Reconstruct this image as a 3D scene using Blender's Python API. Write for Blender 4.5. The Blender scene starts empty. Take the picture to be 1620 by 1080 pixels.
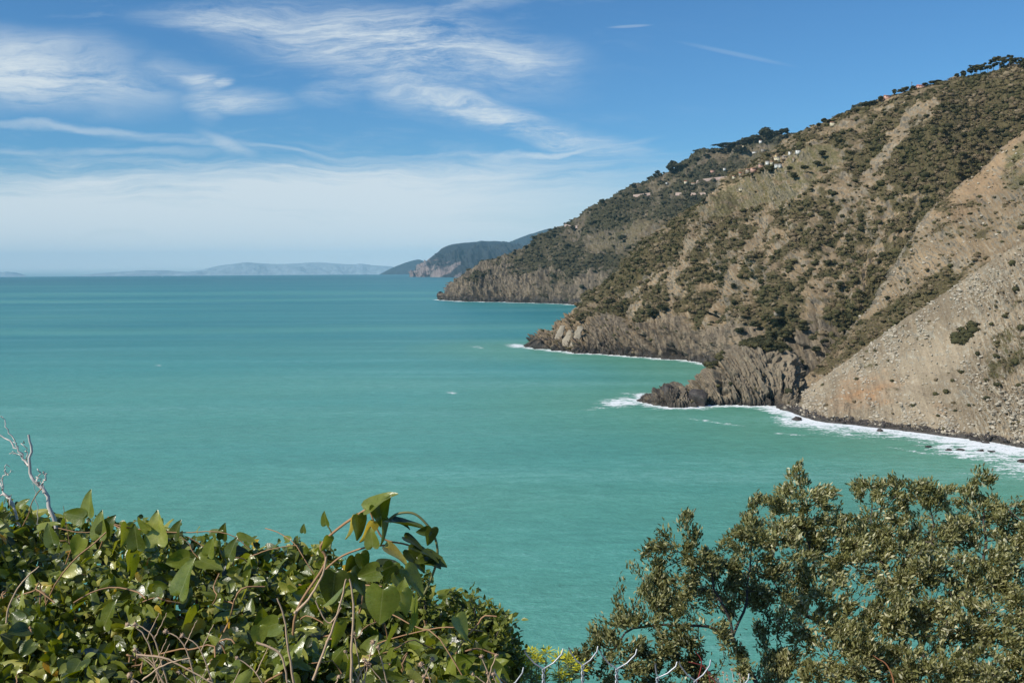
import bpy, math, numpy as np
from mathutils import Vector, Matrix, Euler
R_ = math.radians
SC = bpy.context.scene
COL = SC.collection
rng = np.random.default_rng(7)

# ------------------------------------------------------------------ camera
CAMZ = 120.0
FPX = 1575.0                      # focal length in pixels of the 1620 px wide photograph
PITCH = math.atan(116.5 / FPX)
ROLL = R_(0.27)
cam_d = bpy.data.cameras.new("camera"); cam = bpy.data.objects.new("camera", cam_d); COL.objects.link(cam)
cam_d.sensor_width = 36; cam_d.lens = 36 * FPX / 1620.0
cam_d.clip_start = 0.05; cam_d.clip_end = 250000
CM = Matrix.Rotation(R_(90) - PITCH, 3, 'X') @ Matrix.Rotation(-ROLL, 3, 'Z')
cam.matrix_world = Matrix.Translation((0, 0, CAMZ)) @ CM.to_4x4()
SC.camera = cam
CMn = np.array(CM)

# ------------------------------------------------------------------ light
SUN_AZ = R_(238)      # clockwise from +Y: left and a little behind the camera
SUN_EL = R_(42)
to_sun = Vector((math.sin(SUN_AZ) * math.cos(SUN_EL), math.cos(SUN_AZ) * math.cos(SUN_EL), math.sin(SUN_EL)))
sd = bpy.data.lights.new("sun", 'SUN'); sd.energy = 4.9; sd.angle = R_(0.55); sd.color = (1.0, 0.94, 0.84)
so = bpy.data.objects.new("sun", sd); COL.objects.link(so)
so.rotation_euler = to_sun.to_track_quat('Z', 'Y').to_euler()
SC.view_settings.view_transform = 'Standard'; SC.view_settings.look = 'None'
SC.view_settings.exposure = 0.0; SC.view_settings.gamma = 1.0; SC.view_settings.use_curve_mapping = False
SC.cycles.use_denoising = True
SC.cycles.max_bounces = 6; SC.cycles.diffuse_bounces = 3; SC.cycles.volume_bounces = 2
SC.cycles.transparent_max_bounces = 8
SC.cycles.volume_max_steps = 64

# ------------------------------------------------------------------ node helper
class NT:
    def __init__(s, tree): s.t = tree; s.n = tree.nodes; s.l = tree.links
    def new(s, typ, **kw):
        n = s.n.new(typ)
        for k, v in kw.items(): setattr(n, k, v)
        return n
    def put(s, sock, v):
        if v is None: return
        if isinstance(v, bpy.types.NodeSocket): s.l.new(v, sock)
        else:
            if isinstance(v, (tuple, list)) and sock.type == 'RGBA' and len(v) == 3: v = (*v, 1)
            sock.default_value = v
    def m(s, op, a, b=None, c=None, clamp=False):
        n = s.new('ShaderNodeMath', operation=op, use_clamp=clamp)
        s.put(n.inputs[0], a); s.put(n.inputs[1], b); s.put(n.inputs[2], c)
        return n.outputs[0]
    def v(s, op, a, b=None):
        n = s.new('ShaderNodeVectorMath', operation=op)
        s.put(n.inputs[0], a); s.put(n.inputs[1], b); return n.outputs[0]
    def ss(s, x, a, b):     # smoothstep a->b
        n = s.new('ShaderNodeMapRange', interpolation_type='SMOOTHSTEP')
        s.put(n.inputs[0], x); n.inputs[1].default_value = a; n.inputs[2].default_value = b
        n.inputs[3].default_value = 0; n.inputs[4].default_value = 1
        return n.outputs[0]
    def mix(s, f, a, b):
        n = s.new('ShaderNodeMix', data_type='RGBA')
        s.put(n.inputs[0], f); s.put(n.inputs[6], a); s.put(n.inputs[7], b); return n.outputs[2]
    def noise(s, vec, scale, detail=4, rough=0.55, dist=0.0, lac=2.0):
        n = s.new('ShaderNodeTexNoise'); s.put(n.inputs['Vector'], vec); n.inputs['Scale'].default_value = scale
        n.inputs['Detail'].default_value = detail; n.inputs['Roughness'].default_value = rough
        n.inputs['Distortion'].default_value = dist; n.inputs['Lacunarity'].default_value = lac
        return n.outputs['Fac']
    def vor(s, vec, scale, feature='F1', out='Distance'):
        n = s.new('ShaderNodeTexVoronoi', feature=feature); s.put(n.inputs['Vector'], vec)
        n.inputs['Scale'].default_value = scale; return n.outputs[out]
    def mapv(s, vec, loc=(0,0,0), rot=(0,0,0), scale=(1,1,1)):
        n = s.new('ShaderNodeMapping'); s.put(n.inputs[0], vec)
        n.inputs[1].default_value = loc; n.inputs[2].default_value = rot; n.inputs[3].default_value = scale
        return n.outputs[0]
    def xyz(s, x, y, z):
        n = s.new('ShaderNodeCombineXYZ'); s.put(n.inputs[0], x); s.put(n.inputs[1], y); s.put(n.inputs[2], z); return n.outputs[0]
    def sep(s, v):
        n = s.new('ShaderNodeSeparateXYZ'); s.put(n.inputs[0], v); return n.outputs
    def ramp(s, f, stops):
        n = s.new('ShaderNodeValToRGB'); s.put(n.inputs[0], f); cr = n.color_ramp
        while len(cr.elements) < len(stops): cr.elements.new(0.5)
        for e, (p, c) in zip(cr.elements, stops): e.position = p; e.color = (*c, 1)
        return n.outputs[0]
    def bump(s, h, strength=1.0, dist=1.0):
        n = s.new('ShaderNodeBump'); s.put(n.inputs['Height'], h)
        n.inputs['Strength'].default_value = strength; n.inputs['Distance'].default_value = dist
        return n.outputs[0]
    def attr(s, name):
        n = s.new('ShaderNodeAttribute', attribute_name=name); return n.outputs['Fac']
    def hsv(s, c, h=0.5, sat=1.0, v=1.0):
        n = s.new('ShaderNodeHueSaturation'); s.put(n.inputs['Hue'], h); s.put(n.inputs['Saturation'], sat); s.put(n.inputs['Value'], v); s.put(n.inputs['Color'], c); return n.outputs[0]

def material(name):
    m = bpy.data.materials.new(name); m.use_nodes = True
    k = NT(m.node_tree); bs = m.node_tree.nodes['Principled BSDF']
    return m, k, bs

# ------------------------------------------------------------------ world: sky with thin cirrus
def build_world():
    w = bpy.data.worlds.new("World"); SC.world = w; w.use_nodes = True
    k = NT(w.node_tree); k.n.clear()
    out = k.new('ShaderNodeOutputWorld'); bg = k.new('ShaderNodeBackground')
    sky = k.new('ShaderNodeTexSky', sky_type='NISHITA'); sky.sun_disc = False
    sky.sun_elevation = SUN_EL; sky.sun_rotation = SUN_AZ
    sky.altitude = 120; sky.air_density = 1.0; sky.dust_density = 0.6; sky.ozone_density = 2.2
    tc = k.new('ShaderNodeTexCoord'); d = tc.outputs['Generated']
    x, y, z = k.sep(d)[0:3]
    yy = k.m('MAXIMUM', y, 0.12)
    X = k.m('DIVIDE', x, yy); Z = k.m('DIVIDE', z, yy)
    # direction -> (U,V): U grows to the right, V grows downward, in units of 100 photo pixels
    U = k.m('MULTIPLY_ADD', X, 15.75, 8.10); V = k.m('MULTIPLY_ADD', Z, -15.75, 4.24)
    P = k.xyz(U, V, 0.0)
    wn = k.new('ShaderNodeTexNoise'); k.put(wn.inputs['Vector'], k.mapv(P, rot=(0, 0, R_(-12)), scale=(0.35, 0.9, 1)))
    wn.inputs['Scale'].default_value = 1.0; wn.inputs['Detail'].default_value = 5
    wv = k.v('MULTIPLY', k.v('SUBTRACT', wn.outputs['Color'], (0.5, 0.5, 0.5)), (1.6, 0.9, 0))
    PW = k.v('ADD', P, wv)
    def blob(cx, cy, rx, ry, rot, amp=1.0, soft=1.0, src=None):
        q = k.mapv(k.v('SUBTRACT', src or PW, (cx, cy, 0)), rot=(0, 0, R_(-rot)), scale=(1, 1, 1))
        q = k.v('MULTIPLY', q, (1 / rx, 1 / ry, 0))
        n = k.new('ShaderNodeVectorMath', operation='LENGTH'); k.put(n.inputs[0], q)
        f = k.ss(n.outputs['Value'], 1.0 + 0.35 * soft, 1.0 - 0.9 * soft)
        return k.m('MULTIPLY', f, amp)
    # fine fibres, stretched along the drift of the cirrus
    def fib(rot, sx, sy, sc, seed):
        return k.noise(k.mapv(PW, loc=(seed, seed * 1.7, 0), rot=(0, 0, R_(-rot)), scale=(sx, sy, 1)), sc, 12, 0.72, 0.12)
    f1 = fib(12, 0.45, 2.2, 1.0, 3.0); f2 = fib(-4, 0.5, 2.6, 1.0, 9.0); f3 = fib(3, 0.18, 2.4, 1.0, 21.0); f4 = k.m('MULTIPLY_ADD', k.ss(fib(13, 0.55, 5.5, 2.0, 33.0), 0.36, 0.62), 0.50, 0.55)
    def acc(lst):
        r = lst[0]
        for q in lst[1:]: r = k.m('MAXIMUM', r, q)
        return r
    left = acc([blob(0.3, 1.15, 2.4, 0.62, 6, 1.0), blob(1.5, 1.25, 1.3, 0.35, 5, 0.8), blob(0.2, 1.45, 2.4, 0.25, -2, .6), blob(2.9, 1.15, .7, .22, 5, .35)])
    mid = acc([blob(3.7, 1.62, 1.0, 0.22, 6, .7), blob(3.25, 1.5, .35, .5, -20, .5), blob(3.15, 1.22, .28, .10, 0, .9), blob(3.45, 1.3, .22, .08, 0, .7)])
    fan = acc([blob(4.3, 0.45, 2.0, 0.30, 3, .75), blob(6.3, 0.80, 2.8, 0.62, 9, .95), blob(7.9, 1.85, 2.4, 0.24, 15, .95), blob(6.2, 1.35, 1.6, .35, 18, .6),
               blob(5.4, 1.5, .8, .22, -12, .4), blob(7.8, 1.05, 1.5, .34, 8, .8), blob(7.3, 0.25, 2.4, .16, -8, .35)])
    streak = acc([blob(1.2, 2.08, 2.3, .07, 4, .42), blob(2.9, 2.28, 1.6, .09, 6, .3), blob(5.2, 2.48, 2.2, .05, 3, .35), blob(3.7, 2.4, .6, .16, 25, .5),
                  blob(8.5, 2.42, 1.6, .06, -8, .7), blob(7.0, 2.70, 1.6, .12, -5, .5), blob(7.9, 2.78, .7, .03, -10, .4), blob(1.5, 2.45, 3.2, .08, 1, .35)])
    thin = acc([blob(9.95, .52, .35, .025, -3, .22, .6, P), blob(11.6, .95, .9, .04, 12, .12, .8, P)])
    c1 = k.m('MULTIPLY', left, k.ss(f2, 0.24, 0.56)); c2 = k.m('MULTIPLY', mid, k.ss(f1, 0.2, 0.55))
    c3 = k.m('MULTIPLY', fan, k.ss(f1, 0.30, 0.60)); c4 = k.m('MULTIPLY', streak, k.ss(f2, 0.2, 0.6))
    c1 = k.m('MULTIPLY', c1, k.m('MULTIPLY_ADD', f4, 0.45, 0.55)); c2 = k.m('MULTIPLY', c2, f4); c3 = k.m('MULTIPLY', c3, f4)
    edge = k.m('ADD', V, k.m('MULTIPLY', k.m('SUBTRACT', f3, 0.5), 1.3))
    veil = k.m('MULTIPLY', k.ss(edge, 2.35, 3.1), k.ss(U, 14.0, 6.0))
    veil = k.m('MULTIPLY', veil, k.m('MULTIPLY_ADD', f3, 0.7, 0.60))
    wisps = k.m('MULTIPLY', k.m('MULTIPLY', k.ss(U, 13.0, 6.0), k.ss(f1, 0.48, 0.8)), 0.22)
    cl = acc([c1, c2, c3, c4, veil, wisps]); cl = k.m('MAXIMUM', cl, thin)
    cl = k.m('MULTIPLY', cl, k.ss(z, -0.01, 0.004)); cl = k.m('MINIMUM', cl, 0.93)
    tint = k.new('ShaderNodeMix', data_type='RGBA', blend_type='MULTIPLY'); tint.inputs[0].default_value = 1
    k.put(tint.inputs[6], sky.outputs[0]); k.put(tint.inputs[7], SKYTINT)
    col = k.mix(cl, tint.outputs[2], CLOUDC)
    k.put(bg.inputs['Color'], col); bg.inputs['Strength'].default_value = 0.10
    k.l.new(bg.outputs[0], out.inputs[0])
SKYTINT = (0.42, 0.80, 1.12)
CLOUDC = (7.0, 7.8, 8.3)
build_world()

# ------------------------------------------------------------------ photo pixel <-> world
RE = 6371000.0
def ray(px, py):
    px = np.asarray(px, float); py = np.asarray(py, float)
    d = np.stack([(px - 810) / FPX, -(py - 540) / FPX, -np.ones_like(px)], -1)
    return d @ CMn.T
def at(px, py, D):            # point seen at that pixel, D metres ahead (along +Y)
    d = ray(px, py); d = d / d[..., 1:2]
    return d * np.asarray(D, float)[..., None] + np.array([0, 0, CAMZ])
def sea_at(px, py):
    d = ray(px, py); d = d / d[..., 1:2]
    hx = np.sqrt(1 + d[..., 0] ** 2); s = -d[..., 2] / hx    # slope down per metre of ground
    s = np.maximum(s, 0.0063)
    disc = np.maximum(s * s - 2 * CAMZ / RE, 0)
    r = RE * (s - np.sqrt(disc))
    D = r / hx
    return d * D[..., None] + np.array([0, 0, CAMZ])
def proj(P):
    q = (P - np.array([0, 0, CAMZ])) @ CMn
    w = np.maximum(-q[..., 2], 1e-3)
    return q[..., 0] / w * FPX + 810, -q[..., 1] / w * FPX + 540

# ------------------------------------------------------------------ noise (numpy)
_perm = np.random.default_rng(3).permutation(256).astype(np.int64); _perm = np.concatenate([_perm, _perm])
_g = np.random.default_rng(5).normal(size=(256, 3)); _g /= np.linalg.norm(_g, axis=1)[:, None]
def perlin(p):
    sh = p.shape[:-1]; p = p.reshape(-1, 3)
    i = np.floor(p).astype(np.int64); f = p - i; i &= 255
    u = f * f * f * (f * (f * 6 - 15) + 10)
    r = 0
    for dx in (0, 1):
        wx = u[:, 0] if dx else 1 - u[:, 0]
        for dy in (0, 1):
            wy = u[:, 1] if dy else 1 - u[:, 1]
            for dz in (0, 1):
                wz = u[:, 2] if dz else 1 - u[:, 2]
                h = _perm[_perm[_perm[(i[:, 0] + dx) & 255] + ((i[:, 1] + dy) & 255)] + ((i[:, 2] + dz) & 255)]
                g = _g[h]
                r = r + wx * wy * wz * (g[:, 0] * (f[:, 0] - dx) + g[:, 1] * (f[:, 1] - dy) + g[:, 2] * (f[:, 2] - dz))
    return (r * 1.6).reshape(sh)
def fbm(p, o=5, gain=0.5, seed=0.0):
    a, s, r = 1.0, 1.0, 0
    for k in range(o): r = r + a * perlin(p * s + seed + 17.3 * k); a *= gain; s *= 2.03
    return r
def ridged(p, o=5, gain=0.5, seed=0.0):
    a, s, r = 1.0, 1.0, 0
    for k in range(o): r = r + a * (1 - 2 * np.abs(perlin(p * s + seed + 11.7 * k))); a *= gain; s *= 2.03
    return r
def cells(p, seed=0.0, jit=0.9):
    # per-cell random value and distance to the cell border: blocky rock
    sh = p.shape[:-1]; p = p.reshape(-1, 3) + seed; i = np.floor(p).astype(np.int64); f = p - i
    d1 = np.full(len(p), 9.0); d2 = np.full(len(p), 9.0); val = np.zeros(len(p))
    for dx in (-1, 0, 1):
        for dy in (-1, 0, 1):
            for dz in (-1, 0, 1):
                h = _perm[_perm[_perm[(i[:, 0] + dx) & 255] + ((i[:, 1] + dy) & 255)] + ((i[:, 2] + dz) & 255)]
                o = _g[h] * 0.5 * jit + 0.5
                q = ((f - np.array([dx, dy, dz]) - o) ** 2).sum(1); n = q < d1
                d2 = np.where(n, d1, np.minimum(d2, q)); val = np.where(n, h / 255.0, val); d1 = np.where(n, q, d1)
    return val.reshape(sh), (np.sqrt(d2) - np.sqrt(d1)).reshape(sh)
def crag(P, s, sx, sz, seed, warpa=.5):
    # broken slabs: cells stretched down the face, leaning
    z = P[..., 2]; q = np.stack([(s + .45 * z) / sx, z / sz, (P[..., 1] * .3 + P[..., 0] * .3) / sx], -1)
    q = q + warpa * np.stack([fbm(P / (sx * 1.3), 3, .55, seed), fbm(P / (sx * 1.3), 3, .55, seed + 5), 0 * z], -1)
    v, e = cells(q, seed); a = (s + .45 * z) / (sx * .55) + .8 * fbm(P / (sx * 3.0), 3, .5, seed + 9); f1 = a % 1.0; b = a * 2.3 + 1.7 * v; f2 = b % 1.0
    saw = sst(f1, 0, .12) * (1 - f1) * 1.2 + .45 * sst(f2, 0, .15) * (1 - f2)
    return .7 * (v - .5) - .5 * (1 - sst(e, 0, .14)) + .95 * (saw - .45)
def sst(x, a, b):
    t = np.clip((x - a) / (b - a), 0, 1); return t * t * (3 - 2 * t)
def seg_d(px, py, pts):       # distance in photo pixels to a polyline
    r = np.full(np.shape(px), 1e9)
    for (x0, y0), (x1, y1) in zip(pts[:-1], pts[1:]):
        dx, dy = x1 - x0, y1 - y0; t = np.clip(((px - x0) * dx + (py - y0) * dy) / (dx * dx + dy * dy), 0, 1)
        r = np.minimum(r, np.hypot(px - x0 - t * dx, py - y0 - t * dy))
    return r
def ell(px, py, cx, cy, rx, ry, rot=0):
    c, s = math.cos(R_(rot)), math.sin(R_(rot)); x, y = px - cx, py - cy
    return np.hypot((x * c + y * s) / rx, (-x * s + y * c) / ry)

# ------------------------------------------------------------------ mesh building
def fast_mesh(name, V, F, mat=None, attrs=None, smooth=False, uv=None):
    me = bpy.data.meshes.new(name); V = np.ascontiguousarray(V, np.float32)
    me.vertices.add(len(V)); me.vertices.foreach_set('co', V.ravel())
    Fs = F if isinstance(F, list) else [F]
    Fs = [np.asarray(f, np.int32) for f in Fs if len(f)]
    tot = np.concatenate([np.full(len(f), f.shape[1], np.int32) for f in Fs])
    lv = np.concatenate([f.ravel() for f in Fs])
    st = np.concatenate([[0], np.cumsum(tot)[:-1]]).astype(np.int32)
    me.loops.add(len(lv)); me.loops.foreach_set('vertex_index', lv)
    me.polygons.add(len(tot)); me.polygons.foreach_set('loop_start', st); me.polygons.foreach_set('loop_total', tot)
    if smooth: me.polygons.foreach_set('use_smooth', np.ones(len(tot), bool))
    me.update(calc_edges=True); me.validate()
    for k, a in (attrs or {}).items():
        at_ = me.attributes.new(k, 'FLOAT', 'POINT'); at_.data.foreach_set('value', np.asarray(a, np.float32).ravel())
    if mat: me.materials.append(mat)
    return me
def tag(o, label=None, cat=None, group=None, kind=None):
    if label: o['label'] = label
    if cat: o['category'] = cat
    if group: o['group'] = group
    if kind: o['kind'] = kind
    return o
def obj(name, me, parent=None, loc=None):
    o = bpy.data.objects.new(name, me); COL.objects.link(o)
    if parent: o.parent = parent
    if loc is not None: o.location = loc
    return o
def empty(name, loc=(0, 0, 0), rz=0, s=1):
    o = bpy.data.objects.new(name, None); COL.objects.link(o); o.location = loc; o.rotation_euler = (0, 0, rz); o.scale = (s, s, s)
    o.empty_display_size = 0.1
    return o
def copy_tree(o, parent=None):
    c = o.copy(); COL.objects.link(c); c.parent = parent
    for ch in list(o.children): copy_tree(ch, c)
    return c
def grid_faces(nu, nv, base=0):
    i = np.arange(nu - 1)[:, None] * nv + np.arange(nv - 1)[None, :]
    return (np.stack([i, i + nv, i + nv + 1, i + 1], -1).reshape(-1, 4) + base)
def catmull(P, n, ts=None):       # P (M,3) -> (n,3)
    M = len(P); t = np.linspace(0, M - 1, n) if ts is None else ts
    i = np.clip(np.floor(t).astype(int), 0, M - 2); f = (t - i)
    f = f.reshape(-1, *([1] * (P.ndim - 1)))
    p0 = P[np.maximum(i - 1, 0)]; p1 = P[i]; p2 = P[i + 1]; p3 = P[np.minimum(i + 2, M - 1)]
    return 0.5 * (2 * p1 + (p2 - p0) * f + (2 * p0 - 5 * p1 + 4 * p2 - p3) * f ** 2 + (3 * p1 - p0 - 3 * p2 + p3) * f ** 3)

# ------------------------------------------------------------------ hillsides
def flatmat0(name, c):
    m, k, b = material(name); g = k.new('ShaderNodeNewGeometry'); n = k.noise(g.outputs['Position'], 0.0006, 5, .6)
    k.put(b.inputs['Base Color'], k.hsv(c + (1,), v=k.m('MULTIPLY_ADD', n, 0.6, 0.7))); b.inputs['Roughness'].default_value = 1.0; return m
SHORES = []                   # waterline points for the surf
SURF = {}                     # name -> dict(P, N, px, py, veg) for planting

def hillside(name, shore, ridge, prof, nu, nv, disp, veg, label, back=(200, 0.6), drop=25.0, nb=26, extra=None, mat=None, sea=True, hpow=1.0):
    S = sea_at([a for a, b in shore], [b for a, b in shore]) if sea else at([a for a, b, c in shore], [b for a, b, c in shore], [c for a, b, c in shore])
    Rr = at([a for a, b, c in ridge], [b for a, b, c in ridge], [c for a, b, c in ridge])
    S = catmull(S, nu); Rr = catmull(Rr, nu)
    tt = np.linspace(0, 1, nv); pt = np.array([a for a, b in prof]); pz = np.array([b for a, b in prof])
    pf = np.interp(tt, pt, pz)
    pf = np.convolve(np.pad(pf, 6, mode='edge'), np.ones(13) / 13, 'valid'); pf[0] = 0; pf[-1] = 1
    th = tt[None, :, None] ** hpow
    P = S[:, None, :] * (1 - th) + Rr[:, None, :] * th
    P[..., 2] = S[:, None, 2] * (1 - pf) + Rr[:, None, 2] * pf
    # skirt under water and the far flank behind the crest
    hd = Rr - S; hd[:, 2] = 0; L = np.linalg.norm(hd, axis=1)[:, None]; hd = hd / np.maximum(L, 1e-3)
    k = 9; hd = np.stack([np.convolve(np.pad(hd[:, c], k // 2, mode='edge'), np.ones(k) / k, 'valid') for c in range(3)], -1)
    nd = 5
    sk = [S - hd * (0.5 * (nd - j)) * drop * 0.2 - np.array([0, 0, drop * (nd - j) / nd]) for j in range(nd)]
    wb, sl = back
    bk = []
    for j in range(1, nb + 1):
        d = wb * (j / nb) ** 1.3; q = Rr + hd * d; q[:, 2] = Rr[:, 2] - sl * d * sst(d, -5, wb * 0.3) ; bk.append(q)
    P = np.concatenate([np.stack(sk, 1), P, np.stack(bk, 1)], 1)
    nV = P.shape[1]
    T = np.concatenate([np.linspace(-0.1, 0, nd, endpoint=False), tt, 1 + np.linspace(0, 1, nb + 1)[1:]])
    T = np.broadcast_to(T, P.shape[:2])
    du = np.gradient(P, axis=0); dv = np.gradient(P, axis=1); N = np.cross(du, dv)
    N /= np.maximum(np.linalg.norm(N, axis=2), 1e-6)[..., None]
    if np.mean(N[..., 2]) < 0: N = -N
    s = np.concatenate([[0], np.cumsum(np.linalg.norm(np.diff(S, axis=0), axis=1))])
    px, py = proj(P)
    ctx = dict(P=P, N=N, T=T, s=np.broadcast_to(s[:, None], T.shape), px=px, py=py, L=L)
    P = disp(ctx)
    ctx['P'] = P; px, py = proj(P); ctx['px'], ctx['py'] = px, py
    du = np.gradient(P, axis=0); dv = np.gradient(P, axis=1); N = np.cross(du, dv); N /= np.maximum(np.linalg.norm(N, axis=2), 1e-6)[..., None]
    if np.mean(N[..., 2]) < 0: N = -N
    ctx['N'] = N
    at_ = veg(ctx)
    F = grid_faces(P.shape[0], nV)
    at_['run'] = np.broadcast_to(s[:, None], T.shape) + 0.3 * P[..., 2]
    me = fast_mesh(name, P.reshape(-1, 3), F, mat, at_, smooth=True)
    o = obj(name, me); tag(o, label=label, kind='structure')
    if sea:
        z = P[..., 2] - 0.0
        j = np.argmax(z > 0.6, axis=1); SHORES.append(P[np.arange(len(j)), j])
    SURF[name] = dict(ctx, **{'a_' + k2: v2 for k2, v2 in at_.items()})
    return o

def hill_material(name, soil, soil2, rock, light, green, dark, wet=True, cell=1.0, bumpd=1.2):
    m, k, b = material(name)
    g = k.new('ShaderNodeNewGeometry'); pos = g.outputs['Position']; nz = k.sep(g.outputs['Normal'])[2]
    vg, br, og, wt = k.attr('veg'), k.attr('bare'), k.attr('orange'), k.attr('wet'); cf = k.attr('cliff')
    n1 = k.noise(pos, 0.012 / cell, 6, 0.6); n2 = k.noise(pos, 0.07 / cell, 6, 0.65); n3 = k.noise(pos, 0.45 / cell, 5, 0.7)
    c = k.mix(k.ss(n1, 0.38, 0.62), soil, soil2)
    # rock beds: thin slanting layers
    rn = k.noise(k.xyz(k.m('MULTIPLY', k.attr('run'), 0.16 / cell), k.m('MULTIPLY', k.sep(pos)[2], 0.014 / cell), 0.0), 1.0, 6, 0.7, 0.5)
    st = k.noise(k.mapv(pos, rot=(R_(20), R_(35), R_(25)), scale=(1, 0.12, 0.12)), 0.25 / cell, 5, 0.65, 0.4)
    rk = k.mix(k.ss(st, 0.35, 0.65), rock, light)
    steep = k.ss(k.m('MULTIPLY_ADD', k.m('SUBTRACT', n2, 0.5), 0.55, nz), 0.74, 0.48)
    c = k.mix(steep, c, rk)
    c = k.mix(k.m('MULTIPLY', k.ss(k.m('ADD', cf, k.m('MULTIPLY', k.m('SUBTRACT', n2, 0.5), 0.8)), 0.25, 0.7), 0.85), c, k.mix(k.ss(st, 0.38, 0.62), (0.085, 0.071, 0.054), (0.235, 0.190, 0.132)))
    stones = k.ss(k.vor(pos, 0.42 / cell), 0.32, 0.12)
    c = k.mix(k.m('MULTIPLY', k.m('MULTIPLY', stones, br), 0.55), c, light)
    c = k.mix(k.m('MULTIPLY', k.m('POWER', og, 1.2), k.m('MULTIPLY', k.ss(k.m('ADD', n2, k.m('MULTIPLY', n3, .5)), 0.45, 0.95), 1.0)), c, (0.33, 0.195, 0.10))
    # ground plants between the bushes
    vm = k.ss(k.m('ADD', k.m('MULTIPLY', k.m('SUBTRACT', k.m('ADD', k.m('MULTIPLY', n2, .6), k.m('MULTIPLY', n3, .4)), 0.5), 2.4), vg), 0.38, 0.72)
    gc = k.mix(k.ss(n3, 0.3, 0.7), dark, green)
    c = k.mix(vm, c, gc)
    c = k.mix(k.m('MULTIPLY', k.m('MULTIPLY', k.ss(k.attr('grass'), 0.15, 0.8), k.m('MULTIPLY_ADD', k.ss(nz, 0.72, 0.40), -0.55, 1.0)), k.ss(k.m('ADD', n2, k.m('MULTIPLY', n1, .3)), .34, .58)), c, k.mix(k.ss(n3, .35, .65), (0.088, 0.086, 0.034), (0.165, 0.135, 0.068)))
    c = k.mix(k.m('MULTIPLY', wt, 0.93), c, (0.035, 0.030, 0.026))
    v = k.m('ADD', k.m('MULTIPLY', n3, 0.9), k.m('ADD', k.m('MULTIPLY_ADD', n1, 0.5, -0.33), k.m('MULTIPLY', rn, 1.25)))
    c = k.hsv(c, v=v)
    k.put(b.inputs['Base Color'], c)
    k.put(b.inputs['Roughness'], k.m('MULTIPLY_ADD', wt, -0.35, 0.9)); b.inputs['Specular IOR Level'].default_value = 0.25
    h = k.m('ADD', k.m('MULTIPLY', n2, 1.5), k.m('ADD', k.m('MULTIPLY', n3, 0.7), k.m('MULTIPLY', k.m('MULTIPLY', st, steep), 1.6)))
    h = k.m('ADD', h, k.m('MULTIPLY', stones, 0.22))
    k.put(b.inputs['Normal'], k.bump(h, 1.0, bumpd * cell))
    return m

def rock_disp(ctx, amp_cliff, amp_up, cliff_top, wl=40.0, tilt=0.5, seed=0.0, fine=1.0, gul=1.0):
    P, N, T, s = ctx['P'], ctx['N'], ctx['T'], ctx['s']
    z = P[..., 2]
    c = 1 - sst(z, cliff_top * 0.55, cliff_top * 1.25)              # 1 on the sea cliff
    q = np.stack([(s + tilt * z) / wl, z / (wl * 5), np.full_like(z, seed)], -1)
    rib = ridged(q, 5, 0.55, seed) * 0.75 + 0.3 * ridged(q * np.array([3.1, 1.6, 1]), 4, 0.55, seed + 4) - 0.85
    gq = np.stack([(s + 0.25 * z) / (wl * 3.2), T * 1.3, np.full_like(z, seed + 3)], -1)
    gl = ridged(gq, 4, 0.5, seed + 9) - 0.95
    lump = fbm(P / (wl * 1.1), 6, 0.55, seed + 2)
    fn = fbm(P / 9.0, 4, 0.6, seed + 6)
    env = sst(T, -0.1, 0.02) * (0.25 + 0.75 * (1 - sst(T, 0.86, 1.0) * (1 - sst(T, 1.0, 1.2))))
    d = env * (c * amp_cliff * rib + (1 - c) * amp_up * (0.75 * gl * gul + 0.55 * lump) + c * 0.35 * amp_cliff * lump) + fn * fine * (0.5 + 0.5 * env)
    d = d + env * c * amp_cliff * (0.65 * crag(P, s, wl * .40, wl * 1.3, seed, .3) + 0.13 * crag(P, s, wl * .14, wl * .4, seed + 3)) + env * (1 - c) * amp_up * 0.16 * crag(P, s, wl * .3, wl * .5, seed + 7)
    Nh = N * np.array([1, 1, 0.6]); 
    return P + Nh * d[..., None]

def wet_attr(ctx, top=5.0, var=4.0, seed=1.0):
    P = ctx['P']; return 1 - sst(P[..., 2] + var * fbm(P / 14.0, 3, 0.5, seed), top * 0.5, top * 1.6)

def default_attrs(ctx, veg, bare=None, orange=None, grass=None, wet=None, cliff=None):
    z0 = np.zeros(ctx['T'].shape)
    return dict(veg=np.clip(veg, 0, 1), bare=z0 if bare is None else np.clip(bare, 0, 1), orange=z0 if orange is None else np.clip(orange, 0, 1),
                grass=z0 if grass is None else np.clip(grass, 0, 1), wet=z0 if wet is None else np.clip(wet, 0, 1), cliff=z0 if cliff is None else np.clip(cliff, 0, 1))

M_hill = hill_material("dry_hillside", (0.212, 0.156, 0.092), (0.285, 0.208, 0.122), (0.125, 0.108, 0.082), (0.29, 0.24, 0.17), (0.115, 0.094, 0.040), (0.058, 0.046, 0.023))
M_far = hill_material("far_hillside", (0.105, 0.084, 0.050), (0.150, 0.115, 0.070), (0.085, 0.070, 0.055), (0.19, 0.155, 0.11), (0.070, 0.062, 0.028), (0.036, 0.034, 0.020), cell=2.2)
M_scree = hill_material("scree", (0.215, 0.168, 0.108), (0.285, 0.228, 0.152), (0.175, 0.152, 0.116), (0.36, 0.315, 0.235), (0.100, 0.088, 0.034), (0.06, 0.052, 0.024), cell=0.7, bumpd=0.8)
M_rock = hill_material("headland_rock", (0.185, 0.148, 0.100), (0.225, 0.178, 0.118), (0.105, 0.092, 0.072), (0.26, 0.215, 0.15), (0.08, 0.085, 0.03), (0.04, 0.04, 0.02), cell=0.6)

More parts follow.
